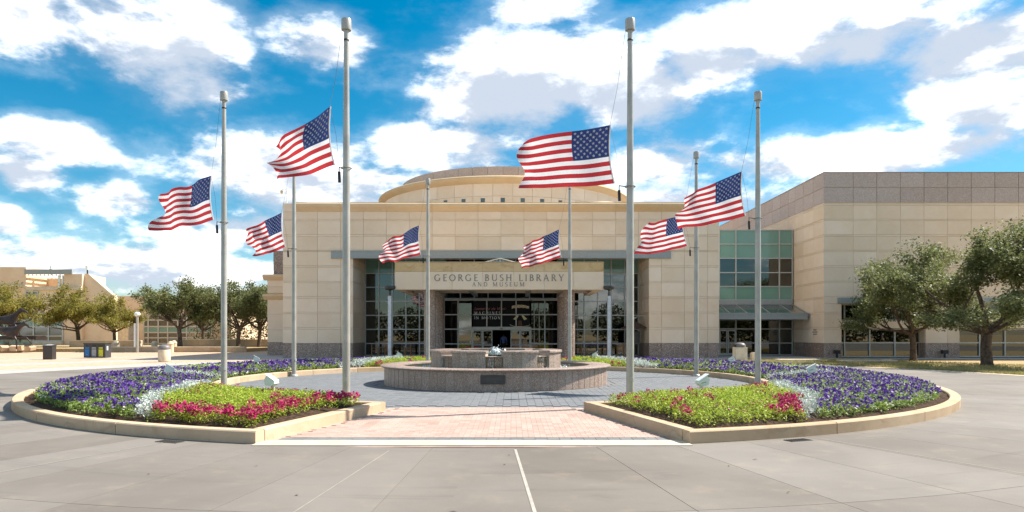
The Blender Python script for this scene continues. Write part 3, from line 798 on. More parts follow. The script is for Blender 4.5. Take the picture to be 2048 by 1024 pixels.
    for i in range(NU):
        for j in range(NV):
            m.f.append((i*(NV+1)+j, (i+1)*(NV+1)+j, (i+1)*(NV+1)+j+1, i*(NV+1)+j+1))
            st = j*13//NV
            m.mi.append(2 if (i/NU < 0.40 and st < 7) else (0 if st % 2 == 0 else 1))
    m.build('cloth', [M['red'], M['white'], M['blue']], fl, True)
    def nrm(u, v):
        e = 0.004; return (surf(u+e, v)-surf(u-e if u > e else u, v)).cross(surf(u, v+e)-surf(u, v-e)).normalized()
    ms = MB(); ar = 2.44/1.52
    for rr_ in range(9):
        for cc in range(6 if rr_ % 2 == 0 else 5):
            u0 = 0.40*((2*cc+1 if rr_ % 2 == 0 else 2*cc+2)/12.0); v0 = (7/13)*((rr_+1)/10.0)
            for side in (1, -1):
                pts = []
                n_ = nrm(u0, v0)*0.006*side
                for (sx, sy) in star_pts(0.031):
                    pts.append(surf(u0+sx*0.62, v0-sy)+n_)
                pts.append(surf(u0, v0)+n_)
                ms.add(pts, [(k, (k+1) % 10, 10) for k in range(10)])
    ms.build('stars', M['white'], fl)
    hd = MB(); hp = [surf(0, v/12)+Vector((0.012,0,0)) for v in range(13)]
    hd.tube(hp, 0.016, 6); hd.build('hoist_header', M['white'], fl)
    # halyard, retaining ring and counterweight hang on the pole
    pc = Vector((px_, py_, 0))
    loc = lambda v: tuple(Matrix.Rotation(-pr_.rotation_euler.z, 3, 'Z') @ (Vector(v)-pc))
    hy = MB(); hy.tube([loc(pc+Vector((-0.10,0,8.95))), loc((pc+Vector((-0.10,0,8.95))).lerp(Pht, 0.6)+Vector((0.03,0,0))), loc(Pht)], 0.0045, 5)
    side_pt = Phb+Vector((0.12,0,-0.05))
    hy.tube([loc(Pht), loc(Pht.lerp(Phb, 0.5)+Vector((0.10,0,0))), loc(side_pt)], 0.004, 5)
    hy.build('halyard', M['rope'], pr_)
    rz_ = Vector((px_, py_, side_pt.z-0.02))
    rg = MB(); rgp = [loc(rz_+Vector((0.118*math.cos(t*0.5236), 0.118*math.sin(t*0.5236), 0))) for t in range(13)]
    rg.tube(rgp, 0.014, 6); rg.tube([loc(side_pt), loc(rz_+Vector((-0.118,0,0)))], 0.012, 6); rg.build('retainer_ring', M['rope'], pr_)
    cw = MB(); cw.tube([loc(side_pt), loc(side_pt+Vector((0.0,0,-0.10))), loc(side_pt+Vector((0.0,0,-0.11))), loc(side_pt+Vector((0.01,0,-0.36)))], [0.01,0.012,0.034,0.034], 10)
    cw.build('counterweight', M['black'], pr_)

# ------------------------------------------------------------------ floodlights in the beds
fl_proto = None
FLS = [((-4.65,-9.15), 165, 'in lime foliage near the front left pole'), ((4.78,-9.15), 12, 'in lime foliage near the front right pole'),
       ((-9.55,-3.9), -160, 'among pansies outermost in the left bed'), ((9.5,-3.9), -15, 'among pansies outermost in the right bed'),
       ((-9.95,4.0), -160, 'at the back of the left bed'), ((9.7,4.0), -20, 'at the back of the right bed'),
       ((-5.0,9.9), 200, 'beside a small box left of the fountain'), ((4.75,9.9), -20, 'beside a small box right of the fountain')]
for (x, y), az, where in FLS:
    if fl_proto is None:
        r_ = fl_proto = empty('floodlight')
        MB().lathe([(0.0,0.2),(0.075,0.2),(0.075,0.52),(0.05,0.53),(0.0,0.53)], 18).build('post', M['white_metal'], r_, True)
        MB().tube([(0,0,0.5),(0,0,0.62),(0.03,0,0.70),(0.06,0,0.74)], [0.045,0.045,0.04,0.05], 12).build('knuckle', M['white_metal'], r_, True)
        R = Matrix.Rotation(rad(-12), 4, 'Y'); T_ = Vector((0.05,0,0.86))
        h = MB().prism([(0.19,0.19),(0.24,0.02),(0.17,-0.13),(0.04,-0.15),(-0.10,-0.11),(-0.18,-0.01),(-0.15,0.07)], 'y', -0.14, 0.14)
        h.v = [tuple(R @ Vector(p)+T_) for p in h.v]; hd_ = h.build('housing', M['white_metal'], r_)
        h = MB().prism([(0.205,0.18),(0.252,0.025),(0.242,0.02),(0.193,0.18)], 'y', -0.12, 0.12); h.v = [tuple(R @ Vector(p)+T_) for p in h.v]
        h.build('lens', M['glass_clear'], hd_)
        h = MB().prism([(-0.16,0.074),(0.19,0.194),(0.27,0.225),(0.27,0.235),(0.18,0.208),(-0.16,0.09)], 'y', -0.146, 0.146)
        h.v = [tuple(R @ Vector(p)+T_) for p in h.v]; h.build('visor', M['white_metal'], hd_)
        h = MB().box(-0.08,0.10,-0.147,-0.1405,-0.03,0.0); h.v = [tuple(R @ Vector(p)+T_) for p in h.v]; h.build('side_vent', M['steel'], hd_)
        MB().box(-0.03, 0.10, -0.145, -0.131, 0.80, 0.88).box(-0.03, 0.10, 0.131, 0.145, 0.80, 0.88).build('yoke', M['white_metal'], r_)
    else: r_ = copy_tree(fl_proto)
    r_.location = (x, y, 0.12); r_.rotation_euler = (0, 0, rad(az)); r_.scale = (0.64,)*3
    tag(r_, 'white floodlight on a short post '+where, 'floodlight', 'flag floodlights')
for x, where in ((-4.55, 'left'), (4.28, 'right')):
    b = empty('junction_box', (x, 9.7, 0.25), 0, 'small grey electrical box beside the floodlight %s of the fountain' % where, 'electrical box')
    MB().box(-0.12,0.12,-0.09,0.09,0,0.26).build('body', M['steel'], b); MB().box(-0.13,0.13,-0.10,0.10,0.262,0.285).build('lid', M['steel'], b)
    MB().tube([(0.0,0,-0.1),(0,0,0.02)], 0.02, 8).build('conduit', M['steel'], b)

# ------------------------------------------------------------------ serif capitals
def glyph(ch):
    TK, TN = 0.15, 0.085; m = MB(); dz = [0.0]
    def poly(P):
        dz[0] += 0.0006; m.prism(P, 'y', -0.03-dz[0], 0.0)
    def stroke(x0, y0, x1, y1, w):
        v = Vector((x1-x0, y1-y0)); nrm_ = Vector((-v.y, v.x)).normalized()*w/2
        poly([(x0-nrm_.x, y0-nrm_.y), (x1-nrm_.x, y1-nrm_.y), (x1+nrm_.x, y1+nrm_.y), (x0+nrm_.x, y0+nrm_.y)])
    def arc(cx, cy, rx, ry, a0, a1, n=14, tk=TK):
        for i in range(n):
            t0, t1 = rad(a0+(a1-a0)*i/n), rad(a0+(a1-a0)*(i+1)/n); Q = []
            for t, s_ in ((t0,1),(t1,1),(t1,-1),(t0,-1)):
                w = TN+(tk-TN)*abs(math.cos(t)); Q.append((cx+(rx+s_*w/2)*math.cos(t), cy+(ry+s_*w/2)*math.sin(t)))
            poly(Q)
    def serif(x, y, w=0.27): poly([(x-w/2, y-0.022), (x+w/2, y-0.022), (x+w/2, y+0.022), (x-w/2, y+0.022)])
    def stem(x, y0=0.0, y1=1.0, w=TK, s0=True, s1=True):
        stroke(x, y0, x, y1, w)
        if s0: serif(x, y0+0.022)
        if s1: serif(x, y1-0.022)
    W_ = 0.6
    if ch == 'I': stem(0.16); W_ = 0.32
    elif ch == 'L': stem(0.16); stroke(0.16,0.035,0.60,0.035,TN); stroke(0.585,0,0.585,0.17,0.045); W_ = 0.62
    elif ch == 'E':
        stem(0.16)
        for y, l in ((0.035,0.60),(0.52,0.50),(0.965,0.56)): stroke(0.16,y,l,y,TN); stroke(l-0.015,y-0.08,l-0.015,y+0.08,0.04)
        W_ = 0.62
    elif ch == 'H': stem(0.16); stem(0.76); stroke(0.16,0.52,0.76,0.52,TN); W_ = 0.92
    elif ch == 'R': stem(0.16); arc(0.30,0.745,0.27,0.22,-90,90); stroke(0.16,0.965,0.30,0.965,TN); stroke(0.16,0.525,0.30,0.525,TN); stroke(0.34,0.53,0.74,0.0,TK); serif(0.76,0.022,0.2); W_ = 0.78
    elif ch == 'B': stem(0.16); arc(0.29,0.76,0.23,0.205,-90,90); arc(0.30,0.285,0.30,0.25,-90,90); stroke(0.16,0.965,0.3,0.965,TN); stroke(0.16,0.545,0.3,0.545,TN); stroke(0.16,0.035,0.3,0.035,TN); W_ = 0.68
    elif ch == 'U': stem(0.16,0.33,1.0,TK,False); stem(0.76,0.33,1.0,TN,False); arc(0.46,0.33,0.30,0.30,180,360); W_ = 0.92
    elif ch == 'S': arc(0.30,0.755,0.20,0.215,35,270); arc(0.30,0.27,0.22,0.24,-145,90); W_ = 0.60
    elif ch == 'A': stroke(0.10,0,0.43,1.0,TN); stroke(0.76,0,0.43,1.0,TK); stroke(0.24,0.36,0.64,0.36,TN); serif(0.10,0.022,0.22); serif(0.76,0.022,0.24); W_ = 0.86
    elif ch == 'Y': stem(0.42,0,0.48,TK,True,False); stroke(0.08,1,0.42,0.45,TK); stroke(0.76,1,0.42,0.45,TN); serif(0.10,0.978,0.24); serif(0.76,0.978,0.2); W_ = 0.84
    elif ch == 'G': arc(0.50,0.5,0.42,0.465,48,318,22); stem(0.80,0.08,0.45,TK,False,True); W_ = 0.98
    elif ch == 'C': arc(0.50,0.5,0.42,0.465,48,312,22); stroke(0.79,0.72,0.79,0.93,0.04); W_ = 0.88
    elif ch == 'O': arc(0.50,0.5,0.42,0.465,0,360,28); W_ = 1.0
    elif ch == 'D': stem(0.16); arc(0.38,0.5,0.45,0.465,-90,90,16); stroke(0.16,0.965,0.38,0.965,TN); stroke(0.16,0.035,0.38,0.035,TN); W_ = 0.92
    elif ch == 'N': stem(0.16,0,1,TN); stem(0.80,0,1,TN,False,True); stroke(0.16,1,0.80,0.0,TK); W_ = 0.96
    elif ch == 'M': stem(0.14,0,1,TN); stem(0.96,0,1,TK); stroke(0.16,1,0.54,0.05,TK); stroke(0.54,0.05,0.94,1,TN); W_ = 1.12
    elif ch == 'T': stem(0.40,0,1,TK,True,False); stroke(0.03,0.965,0.77,0.965,TN); stroke(0.045,0.85,0.045,1.0,0.04); stroke(0.755,0.85,0.755,1.0,0.04); W_ = 0.80
    return m, W_
def write(text, parent, cx, y, z, h, mat, total=None, track=0.2, name='letter', depth=1.0):
    gl = [(c, glyph(c)) if c != ' ' else (c, None) for c in text]
    ws = [g[1][1] if g[1] else 0.38 for g in gl]
    if total is not None: track = (total/h-sum(ws))/(len(ws)-1)
    tot = (sum(ws)+track*(len(ws)-1))*h; x = cx-tot/2
    for (c, g_), w_ in zip(gl, ws):
        if g_:
            mm = g_[0]; mm.v = [(a*h, b*h*depth, c2*h) for a, b, c2 in mm.v]
            mm.build(name, mat, parent, loc=(x, y, z))
        x += (w_+track)*h

# ------------------------------------------------------------------ museum building
BX = -0.17; FY = 24.5
mu = empty('museum_building', (BX, FY, 0), 0, 'long cream sandstone library and museum with drum roof and glazed entrance', 'building')
# --- main block
mb = MB()
for s_ in (-1, 1):
    xs = sorted((s_*10.70, s_*15.65)); mb.box(xs[0], xs[1], 0.05, 4.6, 0, 7.69)
mb.box(-15.65, 15.65, 0.05, 5.2, 7.69, 11.12)
mb.box(-15.65, -15.2, 4.6, 40, 0, 11.12); mb.box(15.2, 15.65, 4.6, 40, 0, 11.12); mb.box(-15.2, 15.2, 39.6, 40, 0, 11.12)
blk = mb.build('main_block', M['mortar'], mu)
MB().box(-15.2, 15.2, 5.2, 39.6, 10.6, 10.9).build('roof_deck', M['roof'], blk)
MB().box(-15.2, 15.2, 4.2, 39.6, 0.0, 0.03).build('lobby_floor', M['in_floor'], blk)
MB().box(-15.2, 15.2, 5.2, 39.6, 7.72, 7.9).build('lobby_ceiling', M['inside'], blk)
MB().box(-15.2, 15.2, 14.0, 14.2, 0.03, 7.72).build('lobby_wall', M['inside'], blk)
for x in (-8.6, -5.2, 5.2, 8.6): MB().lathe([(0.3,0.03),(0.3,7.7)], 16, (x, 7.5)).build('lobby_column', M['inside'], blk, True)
ue = [-15.7]+[-14.85+1.65*i for i in range(19)]+[15.7]
fc = Face(blk, (0, 0.05, 0), '-y')
def clipu(us, a, b): return [a]+[u for u in us if a+0.25 < u < b-0.25]+[b]
fc.stone(ue, rows(7.69, 10.53))
for e in (0, len(ue)-2): fc.panel(ue[e], ue[e+1], 10.53, 11.14, M['sand'])
for (a, b) in ((-15.7,-10.65), (10.65,15.7)):
    fc.stone(clipu(ue, a, b), rows(1.06, 7.69)); fc.stone(clipu(ue, a, b), [(0.0,1.06)], mats=lambda u, z: M['gran'])
for (x, fcg, ys) in ((-10.70, '+x', 0), (10.70, '-x', 0)):
    f2 = Face(blk, (x, 0.0, 0), fcg)
    us = [0.02, 2.0, 3.85] if fcg == '+x' else [-3.85, -2.0, -0.02]
    f2.stone(us, rows(1.06, 7.15)); f2.stone(us, [(0.0,1.06)], mats=lambda u, z: M['gran'])
f2 = Face(blk, (15.65, 0, 0), '+x'); f2.stone([0.02,1.7,3.4,5.1], rows(1.06, 11.1)); f2.stone([0.02,1.7,3.4,5.1], [(0,1.06)], mats=lambda u, z: M['gran'])
f2 = Face(blk, (-15.65, 0, 0), '-x'); us = [-12,-10.2,-8.5,-6.8,-5.1,-3.4,-1.7,-0.02]; f2.stone(us, rows(1.06, 11.1)); f2.stone(us, [(0,1.06)], mats=lambda u, z: M['gran'])
# rolled cornice in lengths
cp = [(0.0,10.53),(-0.06,10.53),(-0.10,10.60),(-0.20,10.70),(-0.34,10.82),(-0.40,10.94),(-0.38,11.04),(-0.30,11.10),(-0.30,11.15),(0.0,11.15)]
for i in range(9):
    a = -14.83+29.66*i/9; b = -14.83+29.66*(i+1)/9
    MB().prism([(y+0.06, z) for y, z in cp], 'x', a+0.006, b-0.006).build('cornice', M['cornice'], blk, True)
MB().box(-12.2, 12.2, -0.14, 0.02, 7.15, 7.69).box(-12.2, 12.2, -0.16, -0.142, 7.62, 7.685).box(-12.2, 12.2, -0.16, -0.142, 7.155, 7.22).build('lintel_beam', M['steel'], blk)
MB().box(-10.6, 10.6, 0.06, 4.2, 7.60, 7.68).build('soffit', M['ceil'], blk)
# --- recessed curtain wall
gw = empty('curtain_wall', (0, 4.0, 0), parent=mu)
zs = [0.06, 0.98, 2.08, 3.17, 4.26, 5.35, 6.43, 7.55]
def gm(i, j): return M['green_glass'] if j == 6 else M['glass']
Face(gw, (0,0,0), '-y').glaze([-10.62+1.053*i for i in range(7)], zs, gm)
Face(gw, (0,0,0), '-y').glaze([4.30+1.053*i for i in range(7)], zs, gm)
Face(gw, (0,0,0), '-y').glaze([-4.30+1.075*i for i in range(9)], zs[4:], gm)
MB().box(-10.6, 10.6, 0.1, 0.16, 6.46, 7.6).build('spandrel_backing', simple('spandrel_dark', (0.03,0.045,0.036), 0.6), gw)
# --- glazed entrance bay
ev = empty('entrance_bay', (0, 2.1, 0), parent=mu)
ex = [-4.3,-3.25,-2.2,-1.1,0.0,1.1,2.2,3.25,4.3]; ez = [0.06,0.98,2.08,3.17,4.26]
eb = Face(ev, (0,0,0), '-y')
eb.glaze(ex[:3], ez); eb.glaze(ex[6:], ez)
eb.glaze(ex[2:7], [2.22,3.17,4.26], lambda i, j: M['poster'])
MB().box(-4.32, 4.32, -0.05, 1.9, 4.30, 4.42).build('bay_roof', M['steel'], ev)
for s_ in (-1, 1):
    f2 = Face(ev, (s_*4.3, 0, 0), '+x' if s_ > 0 else '-x')
    f2.glaze([0.05,0.95,1.85] if s_ > 0 else [-1.85,-0.95,-0.05], ez)
eb.bar(-2.2, 2.2, 2.02, 2.20, M['alum'], 0.14, 0.06, 'door_header')
eb.bar(-0.1, 0.1, 2.07, 2.13, M['black'], 0.17, -0.14, 'door_sensor')
for (a, b) in ((-2.15,-1.42), (-1.40,-0.68), (0.68,1.40), (1.42,2.15)):
    dr = MB().box(a, b, -0.05, 0.0, 0.04, 0.14).box(a, b, -0.05, 0.0, 0.86, 0.93).box(a, b, -0.05, 0.0, 1.93, 2.0)\
        .box(a, a+0.06, -0.045, -0.004, 0.14, 1.93).box(b-0.06, b, -0.045, -0.004, 0.14, 1.93).build('sliding_door', M['alum'], ev)
    for (z0, z1) in ((0.14,0.86),(0.93,1.93)):
        link('pane', pmesh(b-a-0.12, z1-z0, 0.02, M['glass'], 0.003), dr, ((a+b)/2, -0.02, (z0+z1)/2))
# exhibition lettering on the black panes
M['txt'] = simple('poster_white', (0.88,0.88,0.86), 0.5, 0, 0.03); M['txtp'] = simple('poster_pink', (0.55,0.20,0.20), 0.5, 0, 0.03)
M['txty'] = simple('poster_sail', (0.80,0.70,0.36), 0.6, 0, 0.2, 12); M['txtb'] = simple('poster_canvas', (0.68,0.56,0.36), 0.7, 0, 0.3, 10); M['txtr'] = simple('poster_rust', (0.16,0.06,0.03), 0.7)
write('MACHINES', ev, -1.06, -0.052, 3.20, 0.20, M['txt'], 1.95, name='poster_letter', depth=0.05)
write('IN MOTION', ev, -1.06, -0.052, 2.83, 0.20, M['txt'], 1.95, name='poster_letter', depth=0.05)
def script_line(text, x, z, h, parent, mat):
    for ch in text:
        if ch == ' ': x += h*0.35; continue
        cu = bpy.data.curves.new('t', 'FONT'); cu.body = ch; cu.size = h; cu.extrude = 0.002; cu.shear = 0.35; cu.offset = -0.004*h
        o = bpy.data.objects.new('t', cu); COL.objects.link(o)
        dg = bpy.context.evaluated_depsgraph_get(); me = bpy.data.meshes.new_from_object(o.evaluated_get(dg)); wd = o.dimensions.x
        bpy.data.objects.remove(o); me.materials.clear(); me.materials.append(mat)
        for v in me.vertices: v.co = (v.co.x, -v.co.z, v.co.y)
        link('poster_letter', me, parent, (x, -0.056, z)); x += wd*0.93+h*0.05
script_line('Leonardo da Vinci:', -2.06, 3.52, 0.30, ev, M['txtp'])
gp = MB(); top = [(0.78+0.145*i, 3.62+0.28*math.sin(math.pi*(0.25+0.55*i/9))+0.02*(i % 2)) for i in range(10)]
bot = [(2.06-0.145*i, 3.54+0.16*math.sin(math.pi*(0.2+0.6*i/9))-0.03*(i % 2)) for i in range(10)]
gp.prism(top+bot, 'y', -0.056, -0.050); gp.build('poster_picture', M['txtb'], ev)
for s_ in (-1, 1):
    MB().prism([(1.40+s_*0.10,3.10),(1.40+s_*0.24,3.12),(1.40+s_*0.52,2.84),(1.40+s_*0.30,2.76)], 'y', -0.056, -0.050).build('poster_picture', M['txty'], ev)
MB().prism([(1.24,2.34),(1.56,2.34),(1.52,2.72),(1.28,2.72)], 'y', -0.056, -0.050).build('poster_picture', M['txtr'], ev)
MB().tube([(0.62+1.56*t/14, -0.056, 2.28+0.16*(2*t/14-1)**4) for t in range(15)], 0.02, 6).build('poster_picture', M['txty'], ev)
# --- portico
po = empty('portico', (0, -7.2, 0), parent=mu)
MB().box(-6.35, 6.35, 0.05, 0.6, 4.46, 6.08).box(-6.35,-5.9,0.6,7.0,4.46,6.08).box(5.9,6.35,0.6,7.0,4.46,6.08).box(-5.9,5.9,0.6,7.1,5.7,5.95).build('canopy_core', M['mortar'], po)
pf = Face(po, (0, 0.05, 0), '-y'); pe = [-6.4,-4.66,-2.88,-1.0,0.9,2.76,4.58,6.4]
for i in range(7):
    pf.panel(pe[i], pe[i+1], 4.44, 5.55, M['sand'], 0.05, 0.012); pf.panel(pe[i], pe[i+1], 5.55, 6.11, M['sand_band'], 0.05, 0.012)
for s_, fg in ((-1,'-x'),(1,'+x')):
    f2 = Face(po, (s_*6.35, 0, 0), fg)
    for k in range(4):
        a, b = (0.0+1.75*k, 1.75*(k+1)) if s_ > 0 else (-1.75*(k+1), -1.75*k)
        f2.panel(a, b, 4.44, 5.55, M['sand']); f2.panel(a, b, 5.55, 6.11, M['sand_band'])
MB().box(-6.42, 6.42, -0.03, 7.0, 6.112, 6.15).build('canopy_cap', M['cornice'], po)
MB().box(-5.88, 5.88, 0.62, 7.0, 5.2, 5.24).build('canopy_soffit', M['ceil'], po)
for x in (-4.3, -1.9, 1.9, 4.3): MB().box(x-0.14, x+0.14, 0.62, 9.0, 4.5, 5.19).build('soffit_beam', M['steel'], po)
MB().box(-5.88, 5.88, 0.62, 0.9, 4.44, 5.19).box(-5.88, 5.88, 4.2, 4.5, 4.5, 5.18).build('cross_beam', M['ceil'], po)
for x in (-4.35, 4.35):
    for y in (0.9, 6.3):
        MB().lathe([(0.37,0.0),(0.37,2.2),(0.366,2.205),(0.366,2.215),(0.37,2.22),(0.37,4.3),(0.45,4.45)], 28, (x, y)).build('column', M['gran'], po, True)
    MB().box(x-0.3, x+0.3, 1.5, 5.6, 4.30, 4.46).build('column_beam', M['ceil'], po)
MB().prism([(-2.1,6.16),(2.1,6.16),(0,6.68)], 'y', 3.2, 6.9).build('skylight', glass('skylight_glass', (0.85,0.9,0.88), 0.03, 0.02, 0.9), po)
MB().tube([(-2.2,3.15,6.16),(0,3.15,6.72),(2.2,3.15,6.16)], 0.035, 6).tube([(0,3.15,6.68),(0,3.15,6.16)], 0.02, 6).build('skylight_frame', M['alum'], po)
write('GEORGE BUSH LIBRARY', po, 0.0, -0.004, 4.97, 0.40, M['letter'], 7.95)
write('AND MUSEUM', po, -0.05, -0.004, 4.64, 0.255, M['letter'], 3.2)
# --- rotunda drum
dr = empty('rotunda_drum', (0.0, 21.43, 0), parent=mu)
RD = 12.25
MB().lathe([(RD,10.9),(RD,14.6),(RD-1.5,14.6),(RD-1.5,15.1)], 96).build('drum_core', M['mortar'], dr, True)
nd = 45; dd = 2*math.pi/nd
def arcbox(r0, r1, z0, z1, a0, a1, n=2): return MB().lathe([(r0,z0),(r1,z0),(r1,z1),(r0,z1)], n, (0,0), a0, a1, True)
for i in range(-11, 12):
    ac = -math.pi/2+i*dd
    for k in (0, 1):
        if (i+k) % 1 == 0 and k == 0: arcbox(RD, RD+0.06, 13.52, 14.6, ac-dd/2+0.001, ac+dd/2-0.001, 3).build('panel', M['sand'], dr)
    hw = 0.19/RD
    for (a, b) in ((ac-dd/2+0.001, ac-hw), (ac+hw, ac+dd/2-0.001)): arcbox(RD, RD+0.06, 12.2, 13.5, a, b).build('panel', M['sand'], dr)
    arcbox(RD, RD+0.06, 12.2, 12.88, ac-hw+0.0005, ac+hw-0.0005, 1).build('panel', M['sand'], dr)
    arcbox(RD, RD+0.06, 13.36, 13.5, ac-hw+0.0005, ac+hw-0.0005, 1).build('panel', M['sand'], dr)
    arcbox(RD, RD+0.012, 12.885, 13.355, ac-hw+0.001, ac+hw-0.001, 1).build('window', simple('drum_window', (0.10,0.14,0.14), 0.1), dr)
MB().lathe([(RD,14.55),(RD+0.1,14.6),(RD+0.28,14.72),(RD+0.48,14.86),(RD+0.56,15.0),(RD+0.52,15.12),(RD+0.40,15.2),(RD-1.6,15.22)], 120).build('cornice', M['cornice'], dr, True)
ng = 48
for i in range(ng):
    a = i*2*math.pi/ng; arcbox(10.40, 10.5, 15.2, 16.5, a+0.0012, a+2*math.pi/ng-0.0012, 3).build('panel', M['gran_top'], dr)
MB().lathe([(10.42,15.2),(10.42,16.45),(0,16.45)], 96).build('drum_roof', M['roof'], dr)
# --- left annex
an = empty('left_annex', (0,0,0), parent=mu)
MB().box(-18.7, -15.75, 5.4, 22, 0, 6.35).box(-18.35, -15.75, 5.75, 22, 6.35, 8.4).build('annex_core', M['mortar'], an)
fa = Face(an, (0, 5.4, 0), '-y')
fa.stone([-18.75,-17.2,-15.8], [(1.06,2.06),(2.06,3.3),(3.3,4.45),(4.95,5.5),(5.5,6.0)]); fa.stone([-18.75,-17.2,-15.8], [(0,1.06)], mats=lambda u, z: M['gran'])
fa2 = Face(an, (0, 5.75, 0), '-y'); fa2.stone([-18.4,-17.1,-15.8], [(6.5,7.45),(7.45,8.42)], mats=lambda u, z: M['gran'])
fb_ = Face(an, (-18.7, 5.35, 0), '-x'); us = [-8.5,-6.8,-5.1,-3.4,-1.7,0.0]; fb_.stone(us, [(1.06,2.06),(2.06,3.3),(3.3,4.45),(4.95,6.0)]); fb_.stone(us, [(0,1.06)], mats=lambda u, z: M['gran'])
for z0 in (4.45, 6.0):
    MB().prism([(y*0.9+5.40, z0+(z-10.53)*0.75) for y, z in cp], 'x', -19.05, -15.8).build('cornice', M['cornice'], an, True)
    MB().prism([(y*0.9-18.70, z0+0.002+(z-10.53)*0.75) for y, z in cp], 'y', 5.36, 20).build('cornice', M['cornice'], an, True)
# --- glass link
lk = empty('glass_link', (0,0,0), parent=mu)
lu = [15.72, 17.28, 18.60, 20.32, 22.06, 23.10]; lz = [4.42, 5.5, 6.6, 7.74, 8.87, 9.99]
MB().box(15.7, 23.2, 5.4, 20, 9.9, 10.02).build('link_roof', M['roof'], lk)
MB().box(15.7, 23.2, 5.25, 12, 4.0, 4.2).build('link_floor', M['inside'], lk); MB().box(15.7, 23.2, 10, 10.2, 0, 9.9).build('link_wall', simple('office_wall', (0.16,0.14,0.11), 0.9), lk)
fk = Face(lk, (0, 5.2, 0), '-y')
fk.glaze(lu, lz, lambda i, j: M['green_glass'] if j in (0,3,4) else M['glass'])
fk.glaze(lu, [0.06,1.0,2.12,2.85], lambda i, j: M['glass'], skip=lambda i, j: i in (1,) and j < 2)
fk.bar(15.7, 23.1, 4.05, 4.42, M['steel'], 0.12, 0.05, 'sill_beam')
for a in (17.3, 17.96):
    d_ = MB().box(a, a+0.62, 5.12, 5.18, 0.05, 0.2).box(a, a+0.62, 5.12, 5.18, 1.95, 2.05).box(a, a+0.08, 5.125, 5.175, 0.2, 1.95).box(a+0.54, a+0.62, 5.125, 5.175, 0.2, 1.95).build('entrance_door', M['alum'], lk)
    link('pane', pmesh(0.46, 1.75, 0.02, M['glass'], 0.003), d_, (a+0.31, 5.16, 1.075))
    MB().tube([(a+0.31+0.2*(1 if a < 17.5 else -1), 5.08, 0.8), (a+0.31+0.2*(1 if a < 17.5 else -1), 5.08, 1.3)], 0.015, 6).build('handle', M['alum'], d_)
for x in (19.3, 22.3):
    sh_ = MB().lathe([(0.10,5.95),(0.30,5.62)], 16, (x, 7.0)).build('table_lamp', M['shade'], lk, True); MB().tube([(x,7.0,4.9),(x,7.0,5.7)], 0.03, 6).build('lamp_stem', M['alum'], lk)
ck = [(5.14,4.05),(5.14,3.98),(2.25,3.12),(2.25,3.2)]
for i in range(5):
    a, b = (lu[i], lu[i+1]); MB().prism(ck, 'x', a+0.03, b-0.03).build('canopy_pane', M['glass_clear'], lk)
for u in lu: MB().prism([(5.14,4.09),(5.14,3.94),(2.2,3.06),(2.2,3.24)], 'x', u-0.035, u+0.035).build('canopy_rib', M['steel'], lk)
MB().box(15.72, 23.0, 2.12, 2.24, 2.82, 3.30).box(15.72, 23.0, 2.09, 2.118, 3.2, 3.31).build('canopy_fascia', M['steel'], lk)
MB().box(15.72, 23.0, 2.24, 5.1, 2.83, 2.88).build('canopy_soffit', M['steel'], lk)
# --- right wing
wg = empty('right_wing', (0,0,0), parent=mu)
WX = 23.22; WE = 47.0
O1 = (24.50, 30.55); O2 = (33.0, 46.0); OT = 3.90
wc = MB()
wc.box(WX+0.05, O1[0], 0.05, 0.9, 0, OT); wc.box(O1[1], O2[0], 0.05, 0.9, 0, OT); wc.box(O2[1], WE, 0.05, 0.9, 0, OT)
wc.box(WX+0.05, WE, 0.05, 0.9, OT, 13.3); wc.box(WX+0.05, WX+0.9, 0.9, 30, 0, 13.3); wc.box(WX+0.9, WE, 0.9, 30, 13.0, 13.2)
wc.box(WX+0.9, WE, 6.0, 6.2, 0, 13.0)
wc.build('wing_core', M['mortar'], wg)
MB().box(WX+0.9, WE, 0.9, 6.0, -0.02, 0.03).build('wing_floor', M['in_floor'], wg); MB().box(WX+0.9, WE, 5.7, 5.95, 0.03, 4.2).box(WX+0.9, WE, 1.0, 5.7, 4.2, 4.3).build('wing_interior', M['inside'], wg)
fw = Face(wg, (0, 0.05, 0), '-y')
we = [WX]+[25.34+1.70*i for i in range(12)]+[WE]
def rect_us(us, extra):
    s_ = sorted(set([round(u,3) for u in us]+[round(e,3) for e in extra])); o = [s_[0]]
    for u in s_[1:]:
        if u-o[-1] > 0.12: o.append(u)
    return o
fw.stone(we, rows(4.405, 11.18))
we2 = rect_us([u for u in we if all(abs(u-o) > 0.4 for o in O1+O2)], O1+O2)
inh = lambda u, z: (O1[0] < u < O1[1]) or (O2[0] < u < O2[1])
fw.stone(we2, rows(1.06, 3.92)+[(3.92,4.405)], hole=inh); fw.stone(we2, [(0,1.06)], hole=inh, mats=lambda u, z: M['gran'])
fw.stone(we2, [(3.92,4.405)], hole=lambda u, z: not inh(u, z))
for (z0, z1) in ((11.18,12.26),(12.26,13.34)):
    for i in range(len(we)-1): fw.panel(we[i], we[i+1], z0, z1, M['gran_top'], 0.05, 0.03)
fs_ = Face(wg, (WX+0.05, 0.0, 0), '-x')
su = [-30+1.70*i for i in range(16)]+[-3.55,-1.85,0.0]; su = [-30,-28.3,-26.6,-24.9,-23.2,-21.5,-19.8,-18.1,-16.4,-14.7,-13,-11.3,-9.6,-7.9,-6.2,-4.9,-3.4,-1.7,0.0]
fs_.stone(su[14:], rows(1.06, 10.0)); fs_.stone(su[15:], [(0,1.06)], mats=lambda u, z: M['gran'])
fs_.stone(su, rows(10.0, 11.18))
for (z0, z1) in ((11.18,12.26),(12.26,13.34)):
    for i in range(len(su)-1): fs_.panel(su[i], su[i+1], z0, z1, M['gran_top'], 0.05, 0.03)
